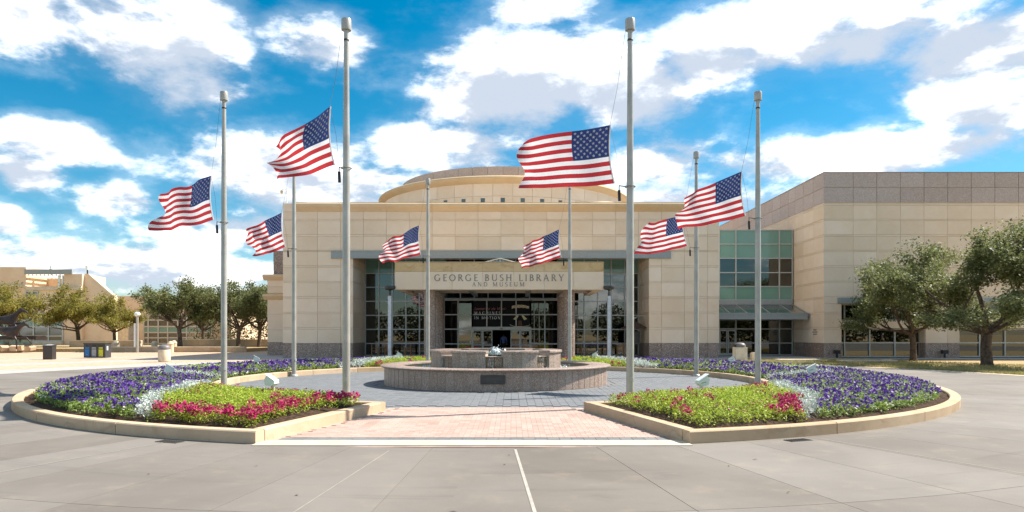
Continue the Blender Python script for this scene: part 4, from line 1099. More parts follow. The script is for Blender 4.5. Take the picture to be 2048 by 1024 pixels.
MB().box(WX-0.03, WE, -0.03, 0.5, 13.342, 13.38).box(WX-0.03, WX+0.5, 0.5, 30, 13.342, 13.38).build('parapet_cap', M['gran_top'], wg)
for (a, b), n_ in ((O1, 4), (O2, 7)):
    fg = Face(wg, (0, 0.75, 0), '-y')
    us = [a+0.02]+([a+0.55] if n_ == 4 else [])+[(a+(0.55 if n_ == 4 else 0.05))+(b-a-(0.55 if n_ == 4 else 0.05))*k/(n_-(1 if n_ == 4 else 0)) for k in range(1, n_-(1 if n_ == 4 else 0))]+[b-0.02]
    fg.glaze(us, [0.08,1.08,2.08]); fg.glaze(us, [2.74,3.86])
    MB().box(a, b, 0.12, 0.7, 2.14, 2.68).build('spandrel_sill', M['sand'], wg)
    MB().box(a-0.3, b+0.3, -0.12, -0.005, 3.93, 4.32).build('lintel_beam', M['steel'], wg)
    MB().box(a+0.004, a+0.03, 0.06, 0.7, 1.08, 3.9).box(b-0.03, b-0.004, 0.06, 0.7, 1.08, 3.9).build('reveal', M['sand'], wg)
    MB().box(a+0.004, a+0.032, 0.06, 0.7, 0.0, 1.07).box(b-0.032, b-0.004, 0.06, 0.7, 0.0, 1.07).build('reveal', M['gran'], wg)
# small sign on the wing's side wall (three short lines)
for k, wd in enumerate((0.5, 0.8, 0.62)):
    MB().box(-0.006, 0.0, -wd/2, wd/2, 2.02-0.16*k-0.045, 2.02-0.16*k+0.045).build('sign_lettering', M['letter'], wg, loc=(WX-0.004, 1.4, 0.0))
# --- cctv on the corner
cc = empty('security_camera', (BX-15.5, FY+0.3, 11.12), 0, 'white dome security camera on a hooked arm above the roof corner', 'camera')
MB().tube([(0,0,0),(0,0,0.9),(-0.05,0,1.05),(-0.2,0,1.12),(-0.35,0,1.05)], 0.03, 8).build('arm', M['white_metal'], cc, True)
MB().lathe([(0.0,0.72),(0.09,0.78),(0.12,0.9),(0.10,1.0),(0.0,1.03)], 16, (-0.37, 0)).build('dome', M['cream_conc'], cc, True)

# ------------------------------------------------------------------ lamp posts, terrace furniture, feeder roof
lp = None
for x, y, where in ((-6.85, 17.2, 'left'), (6.55, 17.2, 'right')):
    if lp is None:
        r_ = lp = empty('lamp_post')
        MB().box(-0.10,0.10,-0.10,0.10,0.0,4.05).build('shaft', simple('silver_post', (0.55,0.57,0.60), 0.4, 0.3), r_)
        MB().box(-0.15,0.15,-0.15,0.15,0.0,0.05).build('base_plate', M['steel'], r_)
        MB().lathe([(0.07,4.05),(0.07,4.2),(0.05,4.22),(0.05,4.35),(0.13,4.42)], 14).build('neck', M['dark_metal'], r_, True)
        MB().lathe([(0.0,4.40),(0.20,4.42),(0.33,4.48),(0.35,4.58),(0.33,4.66),(0.0,4.68)], 20).build('lantern', M['dark_metal'], r_, True)
    else: r_ = copy_tree(lp)
    r_.location = (x, y, 0); tag(r_, 'square silver lamp post with flat dark lantern %s of the entrance canopy' % where, 'lamp post', 'entrance lamp posts')
def chair_proto():
    r_ = empty('wooden_chair')
    MB().box(-0.27,0.27,-0.25,0.22,0.40,0.44).build('seat', M['wood'], r_)
    for x in (-0.25, 0.25):
        MB().box(x-0.03,x+0.03,-0.25,-0.19,0,0.62).build('leg', M['wood'], r_); MB().box(x-0.03,x+0.03,0.19,0.25,0,0.92).build('leg', M['wood'], r_)
        MB().box(x-0.04,x+0.04,-0.27,0.19,0.622,0.66).build('armrest', M['wood'], r_)
    MB().box(-0.22,0.22,0.2,0.24,0.84,0.92).build('back_rail', M['wood'], r_); MB().box(-0.22,0.22,0.2,0.24,0.48,0.54).build('back_rail', M['wood'], r_)
    for k in range(6): MB().box(-0.19+0.07*k,-0.16+0.07*k,0.205,0.235,0.54,0.84).build('slat', M['wood'], r_)
    return r_
CH = [((-9.75,26.9),100,'leftmost wooden armchair on the terrace, beside the stone reveal'), ((-8.65,26.7),180,'wooden armchair turned away, left of the entrance lamp post'), ((-7.25,27.1),-90,'wooden armchair right of the left lamp post at the glass'),
      ((6.0,26.7),100,'wooden armchair facing right, left of the right lamp post'), ((7.65,26.9),-80,'wooden armchair just right of the right lamp post'), ((8.75,26.5),180,'rightmost slat backed wooden armchair before the dark glass')]
cp0 = None
for (x, y), a, lb in CH:
    r_ = cp0 = chair_proto() if cp0 is None else cp0
    if lb != CH[0][2]: r_ = copy_tree(cp0)
    r_.location = (x, y, 0.012); r_.rotation_euler = (0,0,rad(a)); tag(r_, lb, 'chair', 'terrace armchairs')
tb = empty('wooden_table', (-9.15, 27.3, 0.012), 0, 'low square wooden table between the left terrace chairs', 'table')
for k in range(5): MB().box(-0.4+0.16*k, -0.25+0.16*k, -0.4, 0.4, 0.66, 0.70).build('slat', M['wood'], tb)
for x in (-0.35,0.35):
    for y in (-0.35,0.35): MB().box(x-0.03,x+0.03,y-0.03,y+0.03,0,0.66).build('leg', M['wood'], tb)
ki = empty('roofed_kiosk', (9.7, 26.2, 0.01), 0, 'small dark notice post with brown hipped roof beside the right reveal', 'kiosk')
MB().box(-0.06,0.06,-0.06,0.06,0,2.15).box(-0.25,0.25,-0.25,0.25,0,0.06).build('post', M['dark_metal'], ki)
m = MB().add([(-0.9,-0.9,2.12),(0.9,-0.9,2.12),(0.9,0.9,2.12),(-0.9,0.9,2.12),(-0.15,-0.15,2.62),(0.15,-0.15,2.62),(0.15,0.15,2.62),(-0.15,0.15,2.62)], [(0,3,2,1),(4,5,6,7),(0,1,5,4),(1,2,6,5),(2,3,7,6),(3,0,4,7)])
m.build('roof', simple('brown_shingle', (0.09,0.05,0.035), 0.8), ki); MB().box(-0.45,0.45,-0.04,0.04,1.0,1.9).build('notice_board', M['dark_metal'], ki)
wl = empty('wall_lamp', (BX+10.64, 26.3, 3.0), 0, 'small bracket lamp on the right reveal above the kiosk roof', 'lamp')
MB().box(-0.05,0.02,-0.1,0.1,-0.15,0.15).build('bracket', M['alum'], wl); MB().tube([(0,0,0.05),(-0.35,0,0.1),(-0.7,0,-0.1)], 0.035, 8).build('arm', M['alum'], wl)
MB().lathe([(0.03,0.0),(0.10,-0.08),(0.12,-0.14)], 14, (-0.7,0)).build('shade', M['alum'], wl, True)

# ------------------------------------------------------------------ person in the doorway (back view)
def person(loc):
    sk = {'pel':(0,0,0.95,0.135),'sp':(0,0.0,1.15,0.13),'ch':(0,0,1.35,0.15),'nk':(0,0.0,1.50,0.055),'hd':(0,-0.01,1.60,0.085),'tp':(0,0,1.70,0.08)}
    ed = [('pel','sp'),('sp','ch'),('ch','nk'),('nk','hd'),('hd','tp')]
    for s_, t in ((-1,'l'),(1,'r')):
        sk.update({'sh'+t:(s_*0.17,0,1.41,0.062),'el'+t:(s_*0.25,0.02,1.14,0.045),'wr'+t:(s_*0.24,0.09,0.90,0.032),'ha'+t:(s_*0.235,0.12,0.82,0.03),
                   'hp'+t:(s_*0.09,0,0.90,0.095),'kn'+t:(s_*0.10,0.03*s_,0.50,0.065),'an'+t:(s_*0.10,0.03*s_,0.09,0.045),'to'+t:(s_*0.11,0.16+0.03*s_,0.04,0.04)})
        ed += [('ch','sh'+t),('sh'+t,'el'+t),('el'+t,'wr'+t),('wr'+t,'ha'+t),('pel','hp'+t),('hp'+t,'kn'+t),('kn'+t,'an'+t),('an'+t,'to'+t)]
    ks = list(sk); me = bpy.data.meshes.new('body'); me.from_pydata([sk[k][:3] for k in ks], [(ks.index(a), ks.index(b)) for a, b in ed], [])
    o = bpy.data.objects.new('body', me); COL.objects.link(o)
    o.modifiers.new('s', 'SKIN'); sd_ = me.skin_vertices[0].data
    for i, k in enumerate(ks): sd_[i].radius = (sk[k][3], sk[k][3]*(0.75 if k in ('pel','sp','ch') else 1)); sd_[i].use_root = (k == 'pel')
    o.modifiers.new('u', 'SUBSURF').levels = 2; o.modifiers['u'].render_levels = 2
    dg = bpy.context.evaluated_depsgraph_get(); m2 = bpy.data.meshes.new_from_object(o.evaluated_get(dg)); bpy.data.objects.remove(o)
    ms_ = [simple('skin', (0.42,0.25,0.17), 0.6), simple('blue_shirt', (0.13,0.19,0.42), 0.8), simple('dark_trousers', (0.02,0.02,0.025), 0.8), simple('dark_hair', (0.02,0.014,0.01), 0.6)]
    m2.materials.clear()
    for q_ in ms_: m2.materials.append(q_)
    for p in m2.polygons:
        c = p.center; i = 0
        if c.z > 1.64 or (c.z > 1.5 and c.y < 0.0): i = 3
        elif 0.97 < c.z < 1.47: i = 1
        elif c.z < 0.97 and abs(c.x) < 0.2: i = 2
        p.material_index = i; p.use_smooth = True
    r_ = empty('person', loc, 0, 'person in blue shirt and dark trousers walking in through the open entrance door', 'person')
    link('body', m2, r_)
person((BX+0.15, FY+3.2, 0.035))

# ------------------------------------------------------------------ bins and boxes
def litter_bin(x, y, rnd, lb):
    r_ = empty('litter_bin', (x, y, 0.006), 0, lb, 'bin', 'concrete litter bins')
    if rnd: MB().lathe([(0.0,0.0),(0.31,0.0),(0.31,0.03),(0.34,0.06),(0.36,0.72),(0.34,0.76),(0.0,0.76)], 28).build('body', M['cream_conc'], r_, True)
    else: MB().box(-0.36,0.36,-0.36,0.36,0.05,0.86).box(-0.32,0.32,-0.32,0.32,0.0,0.048).build('body', M['cream_conc'], r_)
    h = 0.77 if rnd else 0.87
    lid = MB().lathe([(0.355,h),(0.36,h+0.10),(0.33,h+0.18),(0.25,h+0.25),(0.12,h+0.29),(0.0,h+0.30)], 20).build('lid', simple('bin_lid_grey', (0.17,0.15,0.145), 0.5), r_, True)
    MB().lathe([(0.362,h+0.03),(0.366,h+0.10),(0.338,h+0.17)], 6, a0=rad(-200), a1=rad(-145)).build('opening', M['black'], lid)
litter_bin(-20.8, 17.5, True, 'round cream litter bin with grey domed lid on the left paving')
litter_bin(15.3, 19.4, False, 'cream litter bin with grey lid before the glass link entrance')
pb = MB().box(-0.2,0.2,-0.2,0.2,0,0.48).box(-0.16,0.16,-0.16,0.16,0.482,0.52).build('cream_bollard', M['cream_conc'], loc=(16.5, 20.2, 0)); tag(pb, 'short square cream bollard beside the square litter bin', 'bollard')
rc = empty('recycling_station', (-29.1, 24.0, 0.006), rad(-8), 'dark triple recycling station with blue, grey and yellow panels', 'recycling bin')
MB().box(-0.85,0.85,-0.02,0.55,0.03,1.02).build('cabinet', simple('charcoal_metal', (0.05,0.052,0.055), 0.5), rc); MB().box(-0.88,0.88,-0.06,0.58,1.022,1.07).build('lid', M['dark_metal'], rc)
for k, (nm, c) in enumerate((('blue', (0.01,0.16,0.42)), ('grey', (0.34,0.33,0.32)), ('yellow', (0.55,0.56,0.02)))):
    x = -0.57+0.54*k; mt = simple(nm+'_panel', c, 0.5, 0, 0.05)
    MB().box(x-0.24,x+0.24,-0.03,-0.021,0.06,1.0).build('door', M['dark_metal'], rc)
    MB().box(x-0.17,x+0.17,-0.042,-0.031,0.12,0.62).build('sign_panel', mt, rc); MB().box(x-0.16,x+0.16,-0.042,-0.031,0.67,0.77).build('sign_strip', mt, rc)
    MB().lathe([(0.0,0),(0.032,0)], 12).build('symbol', M['white'], rc, loc=(x,-0.046,0.24)).rotation_euler = (rad(90),0,0)
    if k == 0: MB().tube([(x,-0.04,0.87),(x,-0.031,0.87)], 0.07, 14).build('slot', M['black'], rc)
    else: MB().box(x-0.15,x+0.15,-0.04,-0.031,0.82 if k == 1 else 0.86,0.93 if k == 1 else 0.91).build('slot', M['black'], rc)
MB().box(0.851,0.87,0.1,0.25,0.55,0.85).build('notice', M['white'], rc)
ks_ = empty('dark_pedestal', (-30.6, 21.5, 0.006), rad(8), 'dark brown metal sign pedestal left of the recycling station', 'sign')
MB().box(-0.29,0.29,-0.26,0.26,0,0.9).build('body', M['dark_metal'], ks_)
m = MB().prism([(-0.28,0.902),(0.28,0.902),(0.28,1.02),(-0.28,0.94)], 'x', -0.31, 0.31); m.build('sloped_top', M['dark_metal'], ks_)
MB().add([(-0.22,-0.2,0.957),(0.22,-0.2,0.957),(0.22,0.2,1.012),(-0.22,0.2,1.012)], [(0,1,2,3)]).build('display_plate', simple('pale_plate', (0.4,0.34,0.3), 0.3), ks_)
for x, lb in ((24.0,'left of the first window'), (31.7,'between the two windows')):
    b = empty('uplight', (x+BX, 24.15, 0.012), 0, 'small black ground spotlight by the granite base '+lb, 'spotlight')
    MB().box(-0.05,0.05,-0.05,0.05,0,0.3).build('stem', M['black'], b); MB().box(-0.2,0.2,-0.14,0.14,0.3,0.55).build('head', M['black'], b)
for x, y, w_, lb in ((18.7,18.6,2.6,'low flat concrete slab in the lawn, nearest the entrance'), (22.4,17.4,3.3,'longer white concrete slab in the lawn near the oaks')):
    tag(MB().box(-w_/2,w_/2,-0.45,0.45,0,0.14).build('concrete_pad', M['cream_conc'], loc=(x,y,-0.01)), lb, 'slab')

# ------------------------------------------------------------------ trees
def tree_mesh(seed, H, fork, spread, leaf, n_leaf, mat, trunk_r=0.25, dens=1.0, limbs=6):
    R = random.Random(seed); RN = np.random.RandomState(seed)
    wood = MB(); tips = []
    def limb(p, dirv, L, r, lev):
        n = 5; pts = [p]; d = dirv.normalized()
        for i in range(n):
            d = (d+Vector((R.uniform(-.28,.28), R.uniform(-.28,.28), R.uniform(-.10,.22)))).normalized()
            pts.append(pts[-1]+d*L/n)
        rs = [r*(1-0.62*i/n) for i in range(n+1)]
        wood.tube(pts, rs, 7 if lev == 0 else 5, False)
        if lev >= 2:
            for q in pts[1:]: tips.append((q, lev))
        if lev < 3:
            for k in range(3 if lev else 4):
                i = R.choice((2,3,4,5)); b = pts[i]; a = R.uniform(0, 2*math.pi)
                dv = (d*0.75+Vector((math.cos(a), math.sin(a), R.uniform(-0.25,0.6)))*0.75)
                limb(b, dv, L*R.uniform(0.5,0.7), rs[i]*0.65, lev+1)
    tp = [Vector((0,0,-0.15)), Vector((0.02,0,0.15)), Vector((R.uniform(-.06,.06),R.uniform(-.06,.06),fork*0.55)), Vector((R.uniform(-.12,.12),R.uniform(-.12,.12),fork))]
    wood.tube(tp, [trunk_r*1.45, trunk_r*1.08, trunk_r*0.95, trunk_r*0.9], 12, False)
    Lm = (H-fork)
    for k in range(limbs):
        a = 2*math.pi*k/limbs+R.uniform(-.4,.4); e = R.uniform(0.0,0.85)
        limb(tp[-1]-Vector((0,0,R.uniform(0,0.25))), Vector((math.cos(a)*math.cos(e), math.sin(a)*math.cos(e), math.sin(e))), (Lm*0.42*math.sin(e)+spread*0.55*math.cos(e)), trunk_r*0.5, 0)
    limb(tp[-1], Vector((R.uniform(-.15,.15), R.uniform(-.15,.15), 1)), Lm*0.55, trunk_r*0.6, 0)
    # pull the skeleton into the wanted envelope
    T = np.array([list(t[0]) for t in tips])
    zmax = T[:,2].max(); rx = np.percentile(np.hypot(T[:,0], T[:,1]), 96)
    fz = (H-0.35-fork)/(zmax-fork); fr = spread*0.93/rx
    def warp(v):
        v = np.array(v, dtype=float); up = v[:,2] > fork
        t = np.clip((v[:,2]-fork)/0.8, 0, 1); s = 1+(fr-1)*t
        v[:,0] *= s; v[:,1] *= s; v[up,2] = fork+(v[up,2]-fork)*fz
        return v
    wood.v = [tuple(p) for p in warp(wood.v)]
    T = warp(T); T = T[T[:,2] > fork*0.92]
    T = T[RN.rand(len(T)) < 0.72]
    per = max(6, int(n_leaf/len(T)))
    C = np.repeat(T, np.maximum(3, (per*(0.35+1.3*RN.rand(len(T)))).astype(int)), 0)
    C = C+RN.normal(size=C.shape)*np.array([0.23,0.23,0.15])*dens
    C = C[(C[:,2] < H) & (C[:,2] > fork*0.68)]
    Q = leaf_quads(C, leaf, 0.35, 0.55, RN)
    cm = np_quads('crown', Q, mat); me = cm.data; bpy.data.objects.remove(cm)
    return wood.mesh('trunk', M['bark'], True), me
def place_tree(name, meshes, loc, rz, sc, label, group):
    r_ = empty(name, loc, rz, label, 'tree', group); r_.scale = sc if isinstance(sc, tuple) else (sc,)*3
    link('trunk', meshes[0], r_); link('crown', meshes[1], r_); return r_
tA = tree_mesh(21, 8.1, 1.9, 5.2, 0.15, 46000, M['oak'], 0.25, 1.0, 8)
tB = tree_mesh(34, 7.9, 1.9, 4.4, 0.15, 38000, M['oak'], 0.19, 1.0, 7)
place_tree('live_oak', tA, (26.2, 12.3, 0), 0.6, (1.1,1.1,1.02), 'large spreading live oak at the right edge before the windows', 'live oaks on the right lawn')
place_tree('live_oak', tB, (26.6, 19.6, 0), 2.0, (1.02,1.0,1.0), 'smaller dark live oak before the first window of the right wing', 'live oaks on the right lawn')
tC = tree_mesh(51, 6.9, 1.9, 3.9, 0.19, 17000, M['oak_y'], 0.2, 1.05, 7)
tD = tree_mesh(62, 6.9, 1.9, 3.9, 0.19, 17000, M['oak'], 0.2, 1.05, 7)
def LT(px, d, ztop, zb=0.3): return ((px-1024)*d/F+CX, d+CY, zb)
left_trees = [(18, 70, 6.9, tC, 'yellow green oak at the far left behind the bronze horses'), (157, 74, 6.9, tC, 'yellow green oak between the horses and the recycling station'), (229, 74, 5.9, tC, 'small yellow oak just right of the recycling station'),
              (361, 66, 6.9, tD, 'tall dark oak left of the leftmost flagpole before the low building'), (407, 74, 6.4, tD, 'oak close behind the leftmost flagpole'), (476, 68, 6.8, tD, 'oak between the leftmost flagpole and the stone annex'), (518, 72, 7.1, tD, 'oak closest to the stone annex at the left')]
for i, (px, d, h, tm, lb) in enumerate(left_trees):
    s_ = h/6.9*1.06; place_tree('oak_tree', tm, LT(px, d, h), i*1.3, (s_*(0.9+0.1*(i % 2)), s_*0.95, s_), lb, 'oaks on the left plaza')
# distant woods, left of the annex and all round behind the viewer (seen in the glass)
def wood_mass(name, pts, h, n, leaf, lb):
    C = []
    for (x, y, r) in pts:
        k = int(n/len(pts)); v = NR.normal(size=(k,3)); v /= np.linalg.norm(v, axis=1)[:,None]; v *= (NR.rand(k,1)**0.33)
        C.append(np.stack([x+v[:,0]*r, y+v[:,1]*r, np.abs(h*0.45+v[:,2]*h*0.55)*(0.8+0.4*NR.rand())], 1))
    o = np_quads(name, leaf_quads(np.concatenate(C), leaf, 0.4, 0.6), M['far_leaf']); tag(o, lb, 'trees', kind='stuff')
wood_mass('distant_trees', [(-42+3.2*i, 74+4*(i % 3), 4.2) for i in range(9)], 6.5, 14000, 0.34, 'distant dark trees seen between the oaks and the annex')
wood_mass('street_trees', [(-95+9.0*i+NR.normal()*2, -78+NR.normal()*5, 5.0) for i in range(22)], 8.0, 40000, 0.7, 'row of trees across the street')

# ------------------------------------------------------------------ left background: walls, buildings, lamp, statue
for (x0, x1, y0, zt, th, lb) in ((-37.5, -24.6, 39.6, 0.52, 0.5, 'low tan stone seat wall under the oaks left of the annex'), (-62, -44.5, 37.5, 0.50, 0.6, 'low tan seat wall below the bronze horses'),
                                (-36.5, -25.0, 49.0, 1.15, 0.4, 'taller tan garden wall behind the oaks, left of the annex'), (-46.0, -38.5, 47.0, 1.05, 0.4, 'tan garden wall beside the stepped ramp')):
    r_ = empty('garden_wall', ((x0+x1)/2, y0, 0), 0, lb, 'wall', 'low garden walls'); L = x1-x0
    MB().box(-L/2, L/2, 0.02, th, -0.02, zt-0.09).build('wall_body', M['mortar'], r_)
    nn = int(L/1.6); 
    for i in range(nn):
        a = -L/2+L*i/nn; b = a+L/nn
        link('stone', pmesh(b-a-0.02, zt-0.10, 0.03, M['kerb']), r_, ((a+b)/2, 0.02, (zt-0.1)/2))
        MB().box(a+0.006, b-0.006, -0.05, th+0.03, zt-0.088, zt).build('coping', M['cream_conc'], r_)
lawn_bed = MB().box(-62, -24.6, 40.2, 60, -0.02, 0.32).build('planting_bed', M['lawn']); tag(lawn_bed, kind='structure')
for px, d, lb in ((232, 66, 'beside the recycling station'), (309, 66, 'left of the dark oak trunk'), (341, 63, 'behind the round litter bin'), (347.5, 70, 'nearest the oak trunk')):
    p = LT(px, d, 0, 0.0); b = empty('round_bollard', (p[0], p[1], 0.0), 0, 'round topped cream stone bollard '+lb, 'bollard', 'cream bollards')
    MB().lathe([(0.0,0),(0.28,0),(0.28,0.72),(0.31,0.74),(0.31,0.82),(0.24,0.9),(0.2,1.0),(0.0,1.06)], 18).build('shaft', M['cream_conc'], b, True)
gl_ = empty('globe_lamp', (-34.0, 38.3, 0), 0, 'silver lamp post with round globe top on the left plaza', 'lamp post')
MB().tube([(0,0,0),(0,0,3.35)], 0.11, 12).build('shaft', M['pole'], gl_, True); MB().box(-0.3,-0.13,-0.05,0.05,0.5,2.7).build('banner_panel', M['white_metal'], gl_)
MB().lathe([(0.0,3.3),(0.18,3.36),(0.27,3.5),(0.25,3.64),(0.14,3.74),(0.0,3.76)], 18).build('globe', M['white_metal'], gl_, True)
# far sandstone hall
hl = empty('sandstone_hall', (0,0,0), 0, 'tan sandstone hall with roof pergola at the far left', 'building')
HY = 61.5; dH = HY-CY
hx = lambda px: (px-1024)*dH/F+CX
hz = lambda py: CZ+(667.5-py)*dH/F
M['tan'] = sandstone('tan_sandstone', (0.76,0.56,0.38), (0.83,0.65,0.46), (0.68,0.46,0.27), 0.6)
xa, xb, xc, xd, xe = hx(-110), hx(52), hx(128), hx(150), hx(164)
MB().box(xa, xb, HY, HY+5, 0, hz(534)).build('wall', M['tan'], hl)
MB().box(xb+0.02, xe, HY+4.0, HY+5, 0, hz(549)).box(xb+0.02, xe, HY, HY+4.0, 0, hz(577)).box(xc, xe, HY+0.01, HY+4, hz(577), hz(548)).build('wall', M['tan'], hl)
MB().prism([(xe,0.0),(xe,hz(547)),(xe+0.5,hz(547)),(hx(224),hz(592)),(hx(224),0.0)], 'y', HY+0.5, HY+1.2).build('sloped_wall', M['tan'], hl)
MB().box(xa, xb+0.1, HY-0.25, HY-0.02, hz(574), hz(570)).box(xb, xe, HY-0.2, HY-0.02, hz(580), hz(573)).build('ledge', M['cream_conc'], hl)
pg = MB().box(xb, xc+1.2, HY-0.3, HY-0.05, hz(549), hz(539)).build('roof_beam', M['steel'], hl)
for k in range(9): MB().box(xb+0.3+k*0.5, xb+0.45+k*0.5, HY-0.04, HY+4.0, hz(552), hz(549.2)).build('pergola_slat', M['white_metal'], hl)
MB().box(hx(116), hx(120), HY, HY+0.25, hz(573), hz(550)).box(hx(124), hx(126), HY, HY+0.25, hz(573), hz(550)).build('pergola_post', M['white_metal'], hl)
fh = Face(hl, (0, HY-0.02, 0), '-y')
fh.glaze([hx(v) for v in (-60,-30,0,12,37,68,98,126)], [hz(v) for v in (682,672,653.5,640,628)], lambda i, j: M['green_glass'] if j >= 2 else M['glass'], mw=0.16)
fh.glaze([hx(v) for v in (-30,-12,4)], [hz(v) for v in (604,592,580)], mw=0.14); fh.glaze([hx(v) for v in (53,58,66,77)], [hz(v) for v in (594,588.5,583)], mw=0.12)
MB().box(hx(-60), hx(128), HY-0.5, HY-0.03, hz(690), hz(683)).build('sill', M['cream_conc'], hl)
for px in (81, 155):
    MB().tube([(hx(px), HY+2, hz(552)), (hx(px), HY+2, hz(537))], 0.09, 8).build('mast', M['dark_metal'], hl); MB().lathe([(0,hz(537)),(0.22,hz(537)),(0.22,hz(529)),(0,hz(528.5))], 14, (hx(px), HY+2)).build('antenna', M['white_metal'], hl, True)
# lower conference building
cb = empty('low_conference_building', (0,0,0), 0, 'low cream building with green glazing behind the oaks at left', 'building')
QY = 78.0; dQ = QY-CY; qx = lambda px: (px-1024)*dQ/F+CX; qz = lambda py: CZ+(667.5-py)*dQ/F
MB().box(qx(214), qx(462), QY+0.1, QY+20, 0, qz(592)).build('wall', M['tan'], cb)
MB().box(qx(240), qx(268), QY-1.5, QY+0.08, 0, qz(640)).build('entry_wall', M['cream_conc'], cb)
fq = Face(cb, (0, QY, 0), '-y')
fq.glaze([qx(v) for v in (288,297,317,336,356,374,392,408,424)], [qz(v) for v in (699,687,675.5,665,653,640,630)], lambda i, j: M['green_glass'] if j in (0,3) else M['glass'], mw=0.2)
fq.glaze([qx(v) for v in (186,200,212,228)], [qz(v) for v in (690,672,650,634)], mw=0.2)
x_ = qx(283)
for ch in 'RO':
    mm, w_ = glyph(ch); mm.v = [(a*0.75, b*0.75, c*0.75) for a, b, c in mm.v]; mm.build('letter', M['letter'], cb, loc=(x_, QY+0.09, qz(617))); x_ += 0.85
# bronze horse group: a plain stand-in, two galloping horses on a rubble plinth
def horse(loc, rz, sc, leap, lb):
    b = {'rump':(-0.85,0,1.25,0.27),'loin':(-0.4,0,1.30,0.25),'rib':(0.1,0,1.25,0.29),'chest':(0.55,0,1.25,0.27),'neck':(0.95,0,1.60,0.16),'poll':(1.30,0,1.86,0.115),'face':(1.56,0,1.70,0.085),'muz':(1.74,0,1.56,0.06)}
    e = [('rump','loin'),('loin','rib'),('rib','chest'),('chest','neck'),('neck','poll'),('poll','face'),('face','muz')]
    for s_, t in ((-1,'l'),(1,'r')):
        f_ = 0.22*s_
        b.update({'st'+t:(-0.95,0.15*s_,1.0,0.17),'hk'+t:(-1.25-f_*0.4,0.16*s_,0.62,0.075),'hc'+t:(-1.60-f_,0.16*s_,0.50,0.05),'hf'+t:(-1.86-f_,0.16*s_,0.16,0.055),
                  'el'+t:(0.68,0.15*s_,0.95,0.11),'kn'+t:(1.12+f_,0.15*s_,0.80+0.1*s_,0.065),'fe'+t:(1.30+f_*1.6,0.15*s_,0.44+0.16*s_,0.042),'ho'+t:(1.38+f_*2.0,0.15*s_,0.26+0.2*s_,0.05),'ear'+t:(1.26,0.06*s_,2.02,0.025)})
        e += [('rump','st'+t),('st'+t,'hk'+t),('hk'+t,'hc'+t),('hc'+t,'hf'+t),('chest','el'+t),('el'+t,'kn'+t),('kn'+t,'fe'+t),('fe'+t,'ho'+t),('poll','ear'+t)]
    b.update({'t1':(-1.2,0,1.42,0.06),'t2':(-1.65,0,1.30,0.08),'t3':(-2.0,0,1.05,0.03)}); e += [('rump','t1'),('t1','t2'),('t2','t3')]
    ks = list(b); me = bpy.data.meshes.new('h'); me.from_pydata([b[k][:3] for k in ks], [(ks.index(p), ks.index(q)) for p, q in e], [])
    o = bpy.data.objects.new('h', me); COL.objects.link(o); o.modifiers.new('s','SKIN')
    for i, k in enumerate(ks): r_ = b[k][3]; me.skin_vertices[0].data[i].radius = (r_, r_); me.skin_vertices[0].data[i].use_root = (k == 'rib')
    o.modifiers.new('u','SUBSURF').levels = 2; o.modifiers['u'].render_levels = 2
    m2 = bpy.data.meshes.new_from_object(o.evaluated_get(bpy.context.evaluated_depsgraph_get())); bpy.data.objects.remove(o)
    m2.materials.clear(); m2.materials.append(M['bronze']); m2.polygons.foreach_set('use_smooth', [True]*len(m2.polygons))
    h_ = tag(link('bronze_horse', m2, None, loc, rz), lb, 'statue', 'bronze horses'); h_.scale = (sc,)*3; h_.rotation_euler = (0, leap, rz)
    return h_
p1 = LT(6, 61, 0, 0.62); p2 = LT(24, 60, 0, 0.42)
horse((p1[0]-0.5, p1[1]+1.0, 1.35), 0.05, 1.3, -0.12, 'dark bronze galloping horse, upper one, at the far left')
horse((p2[0]-0.6, p2[1], 0.35), -0.08, 1.3, 0.06, 'dark bronze galloping horse, lower front one, at the far left')
ru = empty('statue_plinth', (p1[0], p1[1]+0.6, 0.3), 0, 'rubble plinth with pale green slabs under the bronze horses', 'plinth')
for k in range(16):
    a = MB(); a.obox((-3.4+k*0.36+NR.normal()*0.1, NR.normal()*0.5, 0.12+0.05*NR.rand()), 0.5+0.3*NR.rand(), 0.5, 0.3+0.2*NR.rand(), Euler((NR.normal()*0.2, NR.normal()*0.2, NR.rand()*3)).to_matrix()); a.build('stone', M['kerb'], ru)
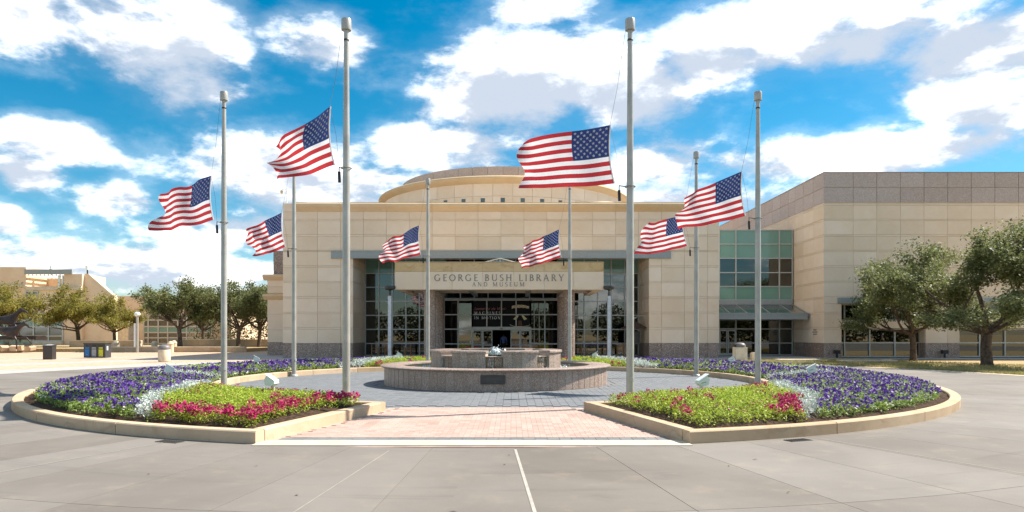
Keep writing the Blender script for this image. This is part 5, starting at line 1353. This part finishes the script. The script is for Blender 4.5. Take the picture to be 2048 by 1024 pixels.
for k, (x, tl, hh) in enumerate(((0.2,0.25,1.3),(1.2,-0.2,1.0),(-1.2,0.5,1.2))):
    a = MB(); a.obox((x, 0.7, hh/2), 1.0, 0.2, hh, Euler((0, tl, 0)).to_matrix()); a.build('slab', simple('pale_green_slab', (0.30,0.42,0.36), 0.7, 0, 0.4, 3), ru)
MB().box(-3.0, 2.4, 0.2, 1.6, 0.9, 1.25).build('support', M['bronze'], ru)

# ------------------------------------------------------------------ small ground details
C = np.stack([NR.uniform(-14, 16, 46), NR.uniform(-19, -14.2, 46), np.full(46, 0.012)], 1)
C = C[np.hypot(C[:,0], C[:,1]) > RO+0.1]
tag(np_quads('fallen_leaves', leaf_quads(C, 0.06, 3.0, 0.5), simple('dry_leaf', (0.10,0.06,0.035), 0.9)), 'scattered dry brown leaves on the concrete drive', 'leaves', kind='stuff')
for aa, lb in ((-20.2, 'small iron drain grate at the foot of the left bed kerb'), (22.0, 'small iron drain grate at the foot of the right bed kerb')):
    a = rad(aa); g_ = empty('drain_grate', (14.1*math.sin(a), -14.1*math.cos(a), 0.004), a, lb, 'drain grate', 'drain grates')
    g_.scale = (0.7,0.7,1); MB().box(-0.32,0.32,-0.14,0.14,-0.01,0.001).build('recess', M['joint'], g_)
    for k in range(9): MB().box(-0.31+k*0.07,-0.28+k*0.07,-0.13,0.13,0.0012,0.008).build('bar', M['dark_metal'], g_)
# grass blades on the right lawn
k = 26000; ang = rad(98)+NR.rand(k)*rad(58); r_ = 22.4+NR.rand(k)**1.5*9
C = np.stack([r_*np.sin(ang), -r_*np.cos(ang), np.full(k, 0.01)], 1); C = C[(C[:,1] < 21.7) & (C[:,0] > 15.0)]
n_ = len(C); t = NR.rand(n_)*2*np.pi; hgt = 0.05+0.06*NR.rand(n_); dx = np.stack([np.cos(t), np.sin(t), np.zeros(n_)], 1)*0.02
lean = np.stack([NR.normal(size=n_)*0.03, NR.normal(size=n_)*0.03, hgt], 1)
tag(np_quads('lawn_grass', np.stack([C-dx, C+dx, C+lean+dx*0.2, C+lean-dx*0.2], 1), M['grassb']), 'short dormant grass on the right lawn', 'grass', kind='stuff')
